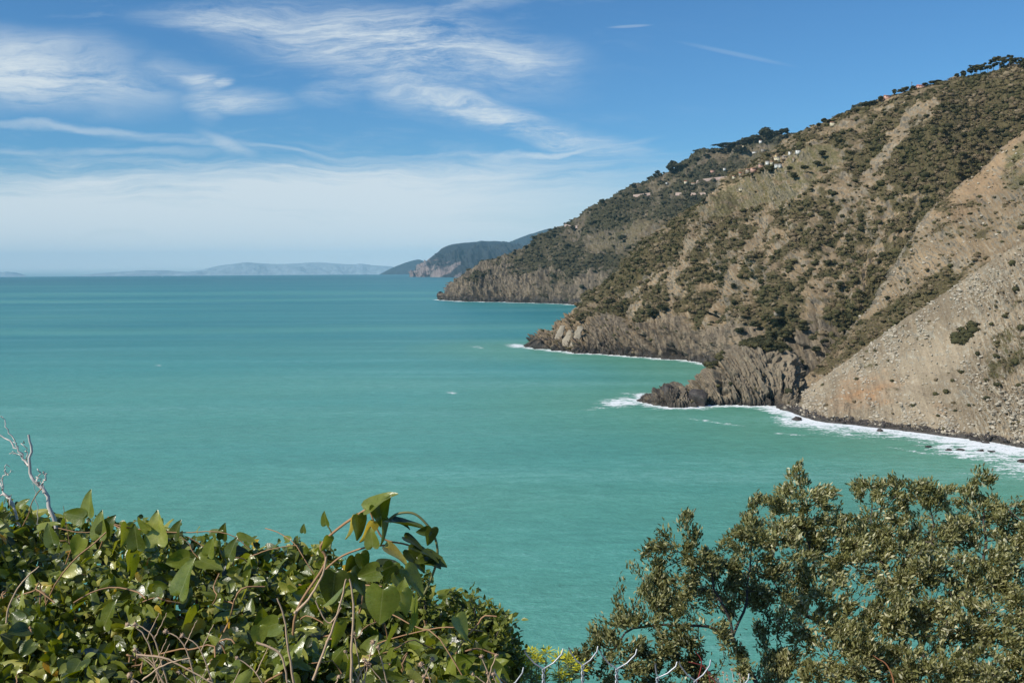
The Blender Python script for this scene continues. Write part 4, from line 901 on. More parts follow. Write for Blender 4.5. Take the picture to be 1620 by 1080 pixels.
def sail(x0, x1, z0, z1, nm):
    V = []; 
    for v in np.linspace(0, 1, 8):
        for u in np.linspace(0, 1, 6): V.append((x0 + (x1 - x0) * u * (1 - v) , math.sin(u * 3.14) * 1.4 * (1 - v) + .05, z0 + (z1 - z0) * v))
    obj(nm, fast_mesh(nm, np.array(V), grid_faces(8, 6), M_sail), e)
sail(-.4, -9, 3, 29, "mainsail"); sail(.6, 9.5, 2.5, 26, "jib")
# ------------------------------------------------------------------ foreground plants
def leaf_template(L=1.0, W=0.7, rows=6, cols=4, heart=0.0, fold=0.25, curl=0.25, tip=1.0, wav=0.0):
    V = []; ho = np.array([(0, 0), (.17, -.13), (.34, -.12), (.46, .04), (.5, .22), (.46, .42), (.36, .62), (.21, .82), (.01, 1)]); hm = np.array([0, .03, .09, .17, .29, .45, .63, .82, 1])
    if heart: rows = 8
    for i in range(rows + 1):
        t = i / rows; w = W * .5 * (math.sin(math.pi * min(1, t ** .8)) ** .8) * (1 - .15 * t) if 0 < t < 1 else W * .01
        for j in range(cols + 1):
            u = (j / cols) * 2 - 1
            if heart:
                x = u * ho[i, 0] * W; yo = ho[i, 1] * (heart if ho[i, 1] < 0 else 1); y = (hm[i] + (yo - hm[i]) * abs(u) ** 1.2) * L
            else: x = u * w; y = L * t
            z = fold * abs(x) - curl * L * t * t + wav * math.sin(t * 9 + u) * abs(u) * .04
            V.append((x, y, z))
    return np.array(V), grid_faces(rows + 1, cols + 1)
def frames(d, up, r, roll=0.6):
    y = d / np.maximum(np.linalg.norm(d, axis=1), 1e-6)[:, None]
    z = up - (up * y).sum(1)[:, None] * y; z /= np.maximum(np.linalg.norm(z, axis=1), 1e-6)[:, None]; x = np.cross(y, z)
    a = r.normal(size=len(d))[:, None] * roll; x2 = x * np.cos(a) + z * np.sin(a); z2 = -x * np.sin(a) + z * np.cos(a)
    return np.stack([x2, y, z2], 1)          # rows = axes
def leaves_mesh(name, tmpl, pos, fr, size, tint, mat):
    V, F = tmpl; n = len(pos)
    P = np.einsum('vk,nkc->nvc', V, fr) * size[:, None, None] + pos[:, None, :]
    Fa = (F[None] + (np.arange(n) * len(V))[:, None, None]).reshape(-1, 4)
    return fast_mesh(name, P.reshape(-1, 3), Fa, mat, dict(tint=np.repeat(tint, len(V)), vein=np.tile(np.abs(V[:, 0]), n)), smooth=True)
def tube(pts, rad, sides=5):
    pts = np.asarray(pts, float); n = len(pts); rad = np.broadcast_to(rad, n); t = np.gradient(pts, axis=0); t /= np.maximum(np.linalg.norm(t, axis=1), 1e-9)[:, None]
    ref = np.array([0.3, 0.2, 1.0]) if abs(t[:, 2]).mean() < .8 else np.array([1.0, .1, .2])
    x = np.cross(t, ref); x /= np.linalg.norm(x, axis=1)[:, None]; y = np.cross(t, x); a = np.linspace(0, 2 * math.pi, sides, endpoint=False)
    V = (pts[:, None] + (x[:, None] * np.cos(a)[None, :, None] + y[:, None] * np.sin(a)[None, :, None]) * rad[:, None, None]).reshape(-1, 3)
    i = np.arange(n - 1)[:, None] * sides; j = np.arange(sides)[None]
    F = np.stack([i + j, i + (j + 1) % sides, i + sides + (j + 1) % sides, i + sides + j], -1).reshape(-1, 4); return V, F
def tubes(name, lst, mat, sides=5):
    Vs, Fs, off = [], [], 0
    for pts, rad in lst:
        V, F = tube(pts, rad, sides); Vs.append(V); Fs.append(F + off); off += len(V)
    return fast_mesh(name, np.concatenate(Vs), np.concatenate(Fs), mat, smooth=True)
def wiggle(a, b, n, amp, r, sag=0):
    if n > 6: return catmull(wiggle(a, b, 5, amp, r, sag), n)
    a, b = np.asarray(a, float), np.asarray(b, float); t = np.linspace(0, 1, n)[:, None]; w = np.cumsum(r.normal(size=(n, 3)), 0); w -= w[0] + (w[-1] - w[0]) * t
    return a + (b - a) * t + w * amp / math.sqrt(n) + np.array([0, 0, 1]) * sag * (t * (1 - t)) * 4

M_vine, *_vk = leafmat("vine_leaf", [(0.0, (0.022, 0.032, 0.006)), (0.35, (0.105, 0.135, 0.018)), (0.62, (0.225, 0.245, 0.042)), (0.8, (0.44, 0.41, 0.12)), (0.92, (0.50, 0.32, 0.03)), (1.0, (0.46, 0.16, 0.03))], 0.36, 0.34, 0.7, 30)
M_small, *_sk = leafmat("small_leaf", [(0.0, (0.030, 0.042, 0.008)), (0.5, (0.125, 0.150, 0.026)), (1.0, (0.30, 0.31, 0.08))], 0.42, 0.3, 0.4, 40)
M_oak, _k, _b = leafmat("oak_leaf", [(0.0, (0.055, 0.062, 0.020)), (0.4, (0.200, 0.200, 0.070)), (0.7, (0.37, 0.355, 0.155)), (1.0, (0.74, 0.70, 0.48))], 0.42, 0.34, 0.42, 20)
M_twig = flatmat("pale_twig", (.50, .35, .22), .8, .3, 60); M_brown = flatmat("brown_vine_stem", (.34, .19, .09), .7, .3, 60); M_green_stem = flatmat("green_stem", (.17, .17, .06), .5, .2, 60)
M_bark = flatmat("oak_bark", (.075, .058, .048), .9, .45, 25); M_dead = flatmat("bleached_wood", (.62, .56, .50), .85, .3, 50); M_seed = flatmat("dry_seed", (.42, .29, .19), .95, .3, 200)
M_dark_stuff = flatmat("dark_litter", (.035, .03, .018), .95, .4, 20)

leaf_detail(*_vk, 55); leaf_detail(*_sk, 80)

# hedge: top outline (photo px) and a mound that leans back as it rises
HT = np.array([(-120, 800), (0, 806), (35, 800), (60, 822), (110, 824), (150, 830), (200, 834), (235, 828), (270, 842), (330, 858), (380, 868), (430, 872), (470, 862), (520, 878), (560, 905), (600, 912), (650, 935), (690, 955), (740, 975), (780, 992), (812, 1020), (826, 1060), (835, 1110)], float)
def hedge_pt(px, py, depth_in, r):
    top = np.interp(px, HT[:, 0], HT[:, 1]); f = np.clip((1120 - py) / (1120 - top), 0, 1.2)
    D = 1.75 + 1.15 * f ** 1.3 + 0.25 * perlin(np.stack([px / 110., py / 90., px * 0], -1)) + depth_in
    return at(px, py, D)
def hedge_leaves(n, tmpl, smin, smax, seed, mat, x0, x1, din, tmean, name, parent, dens=None, upb=0.35, jag=14, yel=0.03):
    r = np.random.default_rng(seed); px = r.uniform(x0, x1, n * 3); u = r.random(n * 3)
    top = np.interp(px, HT[:, 0], HT[:, 1]) - jag * np.abs(r.normal(size=len(px))) * .6; py = top + (1130 - top) * u
    if dens is not None: keep = r.random(len(px)) < dens(px, py); px, py = px[keep], py[keep]
    px, py = px[:n], py[:n]; n = len(px)
    P = hedge_pt(px, py, r.exponential(din, n) - .03, r)
    d = np.stack([r.normal(size=n) * .8, -0.35 + r.normal(size=n) * .6, -0.45 + r.normal(size=n) * .75], -1)
    up = np.stack([r.normal(size=n) * .75 - .55, -0.75 + r.normal(size=n) * .65, upb + .6 + r.normal(size=n) * .45], -1)
    ti = tmean + .24 * r.normal(size=n) + .18 * perlin(np.stack([px / 70., py / 60., px * 0 + seed], -1)); yy = r.random(n) < yel; ti = np.where(yy, r.uniform(.8, 1, n), np.minimum(ti, .74))
    sz = smin + (smax - smin) * r.random(n) ** 1.6
    return obj(name, leaves_mesh(name, tmpl, P, frames(d, up, r), sz, ti, mat), parent)
T_heart = leaf_template(1, .82, 7, 4, .7, .35, .30, wav=1.0); T_heart2 = leaf_template(1, .55, 7, 4, .4, -.4, .55, wav=1.5); T_oval = leaf_template(1, .5, 4, 2, 0, .3, .2); T_round = leaf_template(1, .8, 5, 2, 0, .25, .15)
vine = empty("climbing_vine", (-.9, 2.3, 117.9)); tag(vine, "sprawling evergreen vine with glossy heart-shaped leaves, filling the lower left", "vine")
def child(o, par):   # parent keeping world coordinates
    o.parent = par; o.location = -np.array(par.location); return o
def hl(*a, **kw): o = hedge_leaves(*a, **kw); child(o, kw['parent']); return o
hl(4300, T_heart, .020, .052, 1, M_vine, -100, 800, .16, .40, "foliage", parent=vine, dens=lambda x, y: .35 + .65 * sst(perlin(np.stack([x / 90., y / 70., x * 0], -1)), -.5, .2) * np.where(x > 640, .7, 1))
hl(1900, T_heart2, .024, .056, 2, M_vine, -100, 790, .12, .46, "foliage", parent=vine)
hl(6500, T_round, .012, .030, 3, M_small, -100, 815, .14, .42, "foliage", parent=vine)
hl(1500, T_heart, .03, .06, 4, M_vine, -110, 815, .55, .15, "foliage", parent=vine, jag=-8)  # inner leaves tinted dark: shade inside the hedge put into the colour
r_ = np.random.default_rng(77)
stems = []
for i in range(70):
    px = r_.uniform(-60, 760); top = np.interp(px, HT[:, 0], HT[:, 1]); py = r_.uniform(top + 20, 1100); a = hedge_pt(np.array([px]), np.array([py]), .02, r_)[0]
    b = a + np.array([r_.normal() * .10, r_.normal() * .05 + .02, r_.normal() * .09]); stems.append((wiggle(a, b, 10, .03, r_, .03), .0022 * r_.uniform(.5, 1)))
for t_ in stems: child(obj("stem", tubes("stem", [t_], M_brown)), vine)
# shaded depth of the bush: woody stems and dead litter inside
rt = []
for i in range(90):
    px = r_.uniform(-100, 800); top = np.interp(px, HT[:, 0], HT[:, 1]); a = hedge_pt(np.array([px]), np.array([top + 50.]), .25, r_)[0]; a0 = a + np.array([r_.normal() * .25, r_.uniform(0, .4), 0]); a0[2] = ground_z(a0[0], a0[1]) - .05
    rt.append((wiggle(a0, a, 12, .12, r_), np.linspace(.010, .004, 12)))
child(obj("woody_stem", tubes("woody_stem", rt, M_bark)), vine)
# leaf blades placed one by one at the top edge (px, py, length px, direction deg, D, tint, tilt)
def single_leaves(lst, parent, name="leaf", mat=None, tmpl=None, label=None):
    for (px, py, ln, ang, D, ti, tw, *k) in lst:
        s = ln / FPX * D; p = at(px, py, D); r = np.random.default_rng(int(px * 7 + py))
        d = np.array([math.cos(R_(ang)), -0.15 + .1 * r.normal(), math.sin(R_(ang))]); up = np.array([-.3 + math.sin(tw), -1.0, .35 + .3 * math.cos(tw)])
        if abs(tw) > 2: up = -up
        f = frames(d[None], up[None], r, 0); f2 = f.copy(); a = tw; f2[0, 0] = f[0, 0] * math.cos(a) + f[0, 2] * math.sin(a); f2[0, 2] = -f[0, 0] * math.sin(a) + f[0, 2] * math.cos(a)
        o = obj(name, leaves_mesh(name, tmpl or T_heart, p[None], f2, np.array([s]), np.array([ti]), mat or M_vine)); child(o, parent)
        if k: o['label'] = k[0]
single_leaves([(133, 818, 34, 165, 2.6, .30, .3), (140, 815, 40, 95, 2.6, .35, 1.0), (158, 850, 42, 95, 2.5, .45, .8), (162, 845, 36, 60, 2.5, .3, -.6), (60, 838, 36, 30, 2.5, .5, 1.2), (130, 850, 34, 240, 2.5, .6, .3), (85, 860, 34, 110, 2.4, .3, .4),
               (200, 828, 36, 275, 2.6, .6, .8), (218, 868, 40, 100, 2.5, .3, .3), (207, 870, 36, 275, 2.5, .42, .8), (250, 860, 52, 98, 2.5, .78, .3, "pale yellow-green leaf"), (235, 838, 26, 135, 2.5, .55, 1.1), (275, 850, 30, 75, 2.6, .25, .4), (332, 845, 22, 30, 2.7, .3, .9),
               (352, 852, 26, 85, 2.7, .2, .2), (375, 850, 30, 0, 2.7, .45, .7), (330, 878, 30, 80, 2.5, .35, .5), (362, 882, 34, 75, 2.5, .3, .5), (300, 880, 44, 200, 2.5, .6, .6), (315, 885, 40, -10, 2.5, .55, .4), (300, 962, 66, 262, 2.2, .40, 1.1), (285, 940, 60, 80, 2.2, .40, 1.2),
               (305, 985, 46, 290, 2.2, .72, .3), (195, 955, 40, 255, 2.3, .5, .4), (165, 990, 44, 75, 2.2, .45, .7), (110, 1030, 38, 100, 2.1, .35, .3), (130, 1030, 34, 60, 2.1, .4, .3), (25, 965, 22, 270, 2.3, .86, .3, "yellow leaf"), (120, 900, 26, 200, 2.4, .84, .2, "orange-yellow leaf"), (210, 880, 40, 280, 2.4, .3, 1.0)], vine)

# arching shoot with big leaves against the water
shoot = empty("vine_shoot", (-.35, 2.0, 118.2)); tag(shoot, "arching vine shoot with twisted leaves standing up against the water", "vine")
def px_path(pts, D, n=24, amp=0): 
    P = at([a for a, b in pts], [b for a, b in pts], D if np.ndim(D) else np.full(len(pts), D)); return catmull(P, n)
for t_ in [(px_path([(470, 1120), (465, 1050), (468, 970), (510, 900), (515, 880), (508, 862), (540, 832), (580, 805), (600, 790)], 2.05, 40), .0030), (px_path([(510, 905), (540, 880), (580, 865), (610, 862)], 2.05), .0022), (px_path([(585, 808), (605, 850), (640, 860), (670, 870)], 2.03), .002)]: child(obj("stem", tubes("stem", [t_], M_brown)), shoot)
child(obj("green_stem", tubes("green_stem", [(px_path([(615, 822), (630, 812), (655, 812), (676, 830), (688, 850), (692, 880), (682, 915), (670, 940), (655, 955)], 2.0, 40), .0026), (px_path([(516, 828), (525, 845), (522, 870)], 2.05), .0016)], M_green_stem)), shoot)
single_leaves([(580, 806, 54, 42, 2.0, .55, 1.35, "leaf browned at its base"), (592, 800, 34, 300, 2.0, .25, .5), (604, 815, 34, 75, 2.0, .32, 1.1), (560, 815, 40, 265, 2.04, .82, .9, "half yellow leaf"), (566, 815, 40, 280, 2.02, .25, .6), (590, 825, 38, 250, 2.0, .75, .8), (606, 822, 40, 280, 2.0, .3, .9), (618, 826, 58, 8, 2.0, .05, 1.35), (622, 822, 30, 345, 2.0, .1, .9),  # darkest tints stand in for shade on blades facing away from the sun
               (683, 835, 30, 265, 1.98, .08, .5), (680, 838, 22, 190, 1.98, .08, .6), (645, 870, 44, 320, 1.98, .25, .5), (610, 866, 46, 335, 1.97, .70, .8), (655, 868, 44, 350, 1.97, .12, 1.0), (660, 884, 40, 15, 1.98, .2, .7), (670, 880, 40, 350, 1.98, .06, .4), (675, 880, 30, 330, 1.98, .06, .4), (640, 850, 36, 340, 1.98, .15, .8),
               (570, 875, 34, 290, 1.95, .2, .4), (590, 865, 32, 100, 1.97, .55, .4), (600, 900, 40, 200, 1.93, .35, .4), (598, 896, 34, 20, 1.93, .1, .6), (555, 905, 44, 310, 1.93, .15, .5), (625, 905, 44, 305, 1.93, .42, .5), (640, 900, 52, 318, 1.93, .38, .6), (622, 890, 36, 250, 1.93, .3, .4), (560, 880, 30, 250, 1.95, .1, .6), (520, 848, 26, 255, 2.0, .55, .7), (516, 830, 22, 105, 2.0, .4, 1.2),
               (480, 842, 14, 90, 2.2, .3, .4), (640, 960, 46, 95, 1.8, .55, .5)], shoot)
T_big = leaf_template(1, .98, 9, 6, 1.0, -.12, .22, wav=1.2)
single_leaves([(606, 932, 60, 262, 1.62, .44, .15, "largest leaf, broad and glossy")], shoot, tmpl=T_big)
single_leaves([(636, 935, 40, 290, 1.65, .74, .5, "pale yellow leaf"), (655, 945, 60, 275, 1.67, .5, 1.2), (620, 990, 50, 262, 1.6, .42, 1.0), (722, 975, 40, 305, 1.85, .46, .5, "large pale-shining leaf"), (530, 905, 60, 265, 1.85, .05, .3), (545, 925, 50, 240, 1.7, .42, 1.2), (535, 985, 42, 268, 1.7, .3, .7), (410, 990, 34, 270, 1.75, .45, .3), (560, 1035, 44, 262, 1.65, .3, .8), (440, 985, 44, 200, 1.9, .45, .4)], shoot)

# mastic shrub with small leaves right of the vine
def rosette_cluster(centers, nleaf, spread, smin, smax, r, updir=None):
    n = len(centers); P = np.repeat(centers, nleaf, 0); d = r.normal(size=(len(P), 3)); d[:, 2] = np.abs(d[:, 2]) * .7 + .25
    if updir is not None: d = d * .75 + np.repeat(updir, nleaf, 0) * .9
    d /= np.linalg.norm(d, axis=1)[:, None]; P = P + r.normal(size=P.shape) * spread
    return P, d, smin + (smax - smin) * r.random(len(P))
mast = empty("mastic_shrub", (-.05, 2.7, 117.6)); tag(mast, "small-leaved evergreen shrub with upright tips, right of the vine", "shrub")
r_ = np.random.default_rng(5); tips = []; tw = []
for px, top, w in [(722, 945, 8), (735, 952, 8), (748, 948, 9), (760, 965, 9), (775, 958, 9), (785, 972, 10), (795, 985, 10), (805, 990, 10), (712, 965, 8), (670, 915, 6), (662, 925, 6), (668, 950, 8), (676, 968, 8), (812, 1010, 9), (815, 1035, 10), (700, 985, 8), (595, 915, 8), (740, 985, 12), (790, 1010, 12), (765, 990, 12), (600, 930, 8)]:
    base = at(px + (740 - px) * .35 + r_.normal() * 8, 1110, 2.55); tip = at(px, top, 2.6 + r_.uniform(-.1, .15)); path = wiggle(base, tip, 16, .035, r_); tw.append((path, np.linspace(.005, .0014, 16)))
    for i in range(5, 16):
        for q in range(3): tips.append(path[i] + r_.normal(size=3) * w / FPX * 2.6 * (1.6 - i / 16))
tips = np.array(tips); P, d, sz = rosette_cluster(tips, 7, .008, .014, .026, r_)
child(obj("foliage", leaves_mesh("foliage", T_oval, P, frames(d, np.tile([0., -.5, 1], (len(P), 1)) + r_.normal(size=P.shape) * .5, r_), sz, np.clip(.52 + .22 * r_.normal(size=len(P)), 0, 1), M_small)), mast)
child(obj("twig", tubes("twig", tw, M_bark)), mast)

# dry stalks with seed heads
def stalks(name, label, cat, lines, mat, heads=(), loc=(0, 1.7, 118.2), group=None):
    e = empty(name, loc); tag(e, label, cat, group); r = np.random.default_rng(int(lines[0][0][0][0]) + 3)
    for p, D, rad in lines: child(obj("stem", tubes("stem", [(px_path(p, D, 14) + r.normal(size=(14, 3)) * .0004, np.linspace(rad * .95, rad * .5, 14))], mat)), e)
    for (px, py, s, D) in heads:
        V = []; F = []; off = 0; n = 26; dd = r.normal(size=(n, 3)); dd /= np.linalg.norm(dd, axis=1)[:, None]; c = at(px, py, D); rad = .75 * s / FPX * D
        U = ICO_V * rad * .62 * (1 + .25 * r.normal(size=(len(ICO_V), 1)) * .5) + c; q = []
        for v in dd: a = np.cross(v, r.normal(size=3)); a /= np.linalg.norm(a); b = np.cross(v, a); q += [c + v * rad * .4 + a * rad * .18, c + v * rad * .4 - a * rad * .18, c + v * rad * 1.1 + b * rad * .1]
        me = fast_mesh("seed_head", np.concatenate([U, np.array(q)]), [ICO_F, np.arange(3 * n).reshape(-1, 3) + len(U)], M_seed); child(obj("seed_head", me), e)
    return e
stalks("dry_stalk", "tall pale dry stalk standing almost upright between the vine leaves", "stalk", [([(556, 1120), (556, 1040), (559, 960), (553, 915)], 1.62, .0028)], M_twig)
stalks("dry_stalk", "leaning pale stalk beside the tall upright one", "stalk", [([(495, 1075), (520, 1010), (540, 950), (547, 915)], 1.66, .0026), ([(540, 960), (520, 985), (498, 950)], 1.66, .0018)], M_twig)
stalks("dry_stalk", "forked brown stalk left of the leaning pale stalk", "stalk", [([(470, 1110), (458, 1040), (450, 980), (438, 945)], 1.7, .0026), ([(466, 970), (490, 945), (510, 910), (516, 880)], 1.72, .0028), ([(405, 1015), (440, 1030), (452, 1060), (456, 1100)], 1.7, .0026)], M_twig)
hd = [(560, 1002, 7), (590, 1015, 8), (598, 1023, 7), (580, 1048, 8), (666, 1050, 8), (684, 1042, 8), (762, 1038, 6), (785, 1036, 6), (780, 1066, 7), (536, 1070, 7)]
for i, (px, py, s) in enumerate(hd):
    stalks("seed_stalk", "thin dry stalk with pale seed heads, among the lower leaves", "stalk", [([(px + (-1) ** i * 25, 1120), (px + (-1) ** i * 12, 1070 if py < 1060 else 1095), (px, py)], 1.65, .0017), ([(px + (-1) ** i * 12, 1085), (px - 14, py + 28)], 1.65, .0012)], M_twig, [(px, py, s, 1.65), (px - 14, py + 28, s * .8, 1.65)], group="dry stalks with seed heads")
hd2 = [(202, 987, 7), (214, 987, 7), (288, 1005, 7), (262, 998, 7), (214, 1028, 8), (218, 1036, 7), (205, 1068, 9), (210, 1078, 8), (283, 1062, 6), (375, 1040, 6), (330, 1075, 7)]
for i, (px, py, s) in enumerate(hd2):
    stalks("seed_stalk", "thin dry stalk with pale seed heads, among the lower leaves", "stalk", [([(px + 60, 1120), (px + 30, py + 24), (px, py)], 1.72, .0017), ([(px + 30, py + 24), (px + 50, py - 18)], 1.72, .0012)], M_twig, [(px, py, s, 1.72)], group="dry stalks with seed heads")
stalks("dry_twig", "long bare twig slanting over the lower left leaves", "twig", [([(215, 1035), (260, 1040), (300, 1060), (345, 1085)], 1.7, .0022), ([(225, 1075), (262, 1050), (300, 1040)], 1.7, .0018)], M_twig)
stalks("dry_twig", "curved tan twig at the far left among the vine leaves", "twig", [([(10, 985), (12, 965), (25, 935), (40, 915), (62, 895)], 2.0, .0024)], M_twig)
stalks("dry_twig", "thin twigs and tendrils curving along the top edge of the vine", "twig", [([(150, 815), (185, 830), (230, 838), (290, 842), (340, 840), (370, 848), (395, 868)], 2.6, .0022), ([(395, 880), (430, 868), (470, 862)], 2.5, .0018), ([(330, 870), (300, 850), (280, 845)], 2.6, .0016), ([(92, 835), (130, 842), (160, 838)], 2.6, .0018), ([(110, 860), (105, 830), (100, 800)], 2.7, .0014)], M_brown)
for pts in ([(0, 720), (8, 700), (12, 680)],): pass
dead = empty("dead_branch", (-1.5, 2.9, 118.6)); tag(dead, "bleached leafless branch rising at the far left", "branch"); rr_ = np.random.default_rng(9)
DL = [([(90, 850), (82, 810), (68, 775), (52, 760), (47, 735), (50, 710), (46, 690)], .0055), ([(46, 737), (35, 722), (26, 708), (10, 694), (-12, 682)], .0030), ([(26, 708), (20, 695), (10, 672), (2, 657)], .0018), ([(40, 735), (42, 715), (38, 698)], .002), ([(64, 770), (72, 755), (70, 745)], .0028), ([(60, 768), (62, 750), (61, 742)], .002),
      ([(70, 778), (66, 765), (55, 752)], .002), ([(30, 830), (20, 800), (10, 785), (-10, 780)], .0035), ([(20, 800), (5, 770), (8, 745), (12, 735)], .0020), ([(6, 775), (0, 760), (-5, 740)], .0016), ([(18, 798), (12, 782), (-12, 790)], .0026), ([(62, 850), (60, 810), (52, 765)], .0012), ([(8, 745), (14, 750), (18, 742)], .001), ([(35, 722), (22, 716), (15, 716)], .0014)]
for p, a in DL: child(obj("branch", tubes("branch", [(px_path(p, 2.9, 16) + rr_.normal(size=(16, 3)) * .003, np.linspace(a * 1.25, a * .6, 16))], M_dead)), dead)

# spurge with yellow-green heads beyond the fence
T_needle = leaf_template(1, .22, 2, 2, 0, .2, .15)
M_spurge = leafmat("spurge", [(0.0, (.05, .10, .05)), (0.45, (.12, .19, .09)), (0.6, (.50, .50, .03)), (1.0, (.75, .68, .03))], .55, .25, .3, 30)[0]
def spurge(heads, label, loc, seed):
    e = empty("spurge_plant", loc); tag(e, label, "shrub"); r = np.random.default_rng(seed); st = []; P, d, sz, ti = [], [], [], []
    for (px, py) in heads:
        D = 3.0 + r.uniform(-.1, .15); tip = at(px, py, D); base = at(px * .5 + loc[3] * .5, 1150, 3.0) if len(loc) > 3 else tip - np.array([r.normal() * .05, 0, .35])
        path = wiggle(base, tip, 12, .015, r); st.append((path, np.linspace(.003, .0016, 12)))
        for i in range(4, 12):
            for q in range(11): a = r.uniform(0, 6.28); P.append(path[i] + (path[i] - path[i - 1]) * r.random()); d.append([math.cos(a), math.sin(a), r.uniform(-.1, .7)]); sz.append(r.uniform(.018, .032)); ti.append(r.uniform(.1, .45))
        for q in range(90): v = r.normal(size=3); v[2] = abs(v[2]); P.append(tip + v * .008 + np.array([0, 0, .004])); d.append(v); sz.append(r.uniform(.010, .018)); ti.append(r.uniform(.6, 1))
    P, d = np.array(P), np.array(d)
    child(obj("foliage", leaves_mesh("foliage", T_needle, P, frames(d, np.tile([0., 0, 1], (len(P), 1)) + r.normal(size=P.shape) * .2, r), np.array(sz), np.array(ti), M_spurge)), e); 
    for t_ in st: child(obj("stem", tubes("stem", [t_], M_green_stem)), e)
    return e
def sp(heads, label, cx, seed): 
    global spurge; e = None
    e = spurge(heads, label, (float(at(cx, 1100, 3.0)[0]), 3.0, 118.0 - .9), seed); return e
sp([(842, 1038), (835, 1046), (848, 1046), (864, 1037), (824, 1046), (832, 1056), (852, 1052), (838, 1062), (814, 1058), (806, 1066), (820, 1068), (830, 1074), (812, 1080), (846, 1076), (860, 1072), (798, 1076)], "spurge with bright yellow-green heads behind the fence, next to the vine", 830, 1)
sp([(883, 1045), (888, 1070), (892, 1078), (903, 1052), (918, 1062), (898, 1046), (884, 1076)], "smaller spurge with yellow-green heads behind the fence, right of the larger one", 892, 2)

# chain-link fence with twisted open barbs along its top
M_wire = flatmat("galvanised_wire", (.42, .43, .44), .45, .15, 80); M_wire.node_tree.nodes['Principled BSDF'].inputs['Metallic'].default_value = .55
fence = empty("wire_fence", (.15, 1.7, 117.8)); tag(fence, "galvanised chain-link fence with Y-shaped barbs along its top, crossing the bottom of the view", "fence")
fw = []; YF = 1.72
def fz(px): return np.interp(px, [-200, 740, 860, 922, 976, 1045, 1110, 1190, 1250, 1700], [1150, 1125, 1060, 1055, 1060, 1075, 1080, 1115, 1135, 1180])
nodes = list(range(-160, 700, 60)) + [745, 803, 860, 922, 976, 1040, 1100, 1160, 1220, 1280, 1340, 1400, 1460, 1520, 1580, 1640]
rf = np.random.default_rng(4); barbs = []
NP = [at(float(x), float(fz(x)), YF) for x in nodes]; pitch = .063
for i, (x, p) in enumerate(zip(nodes, NP)):
    wl, wr = rf.uniform(-.034, -.022), rf.uniform(.024, .036); h = rf.uniform(.034, .042)
    if x == 1040: wl, h = -.004, .03
    tw_ = np.array([[math.cos(t) * .0022, math.sin(t) * .0022, -t * .0035] for t in np.linspace(0, 9, 20)])
    for sgn, w in ((1, wl), (-1, wr)):
        pts = np.concatenate([[[w, -.004 * sgn, h], [w * .92, 0, h * .78], [w * .5, 0, h * .36], [0.0022 * sgn, 0, 0.002]], tw_ * np.array([sgn, sgn, 1])]) + p
        barbs.append((pts, .0014))
child(obj("barb", tubes("barb", barbs, M_wire, 6)), fence)
rows = 16
for i in range(len(NP)):
    for sg in (1, -1):
        pts = []; j = i
        for k_ in range(rows):
            jj = min(max(i + (0 if k_ % 2 == 0 else sg), 0), len(NP) - 1); pts.append((NP[i] * .5 + NP[jj] * .5 if k_ % 2 else NP[i]) * np.array([1, 1, 1]) + np.array([0, .002 * sg, -.03 - k_ * pitch * .5]))
        fw.append((np.array(pts), .0013))
child(obj("mesh", tubes("mesh", fw, M_wire, 4)), fence)
for x in (620, 1330):
    p = at(float(x), 1100., YF + .03); p2 = p.copy(); p2[2] = 117.7; child(obj("post", tubes("post", [(np.array([p2 + (p - p2) * t for t in np.linspace(0, 1, 6)]), .02)], M_wire, 10)), fence)

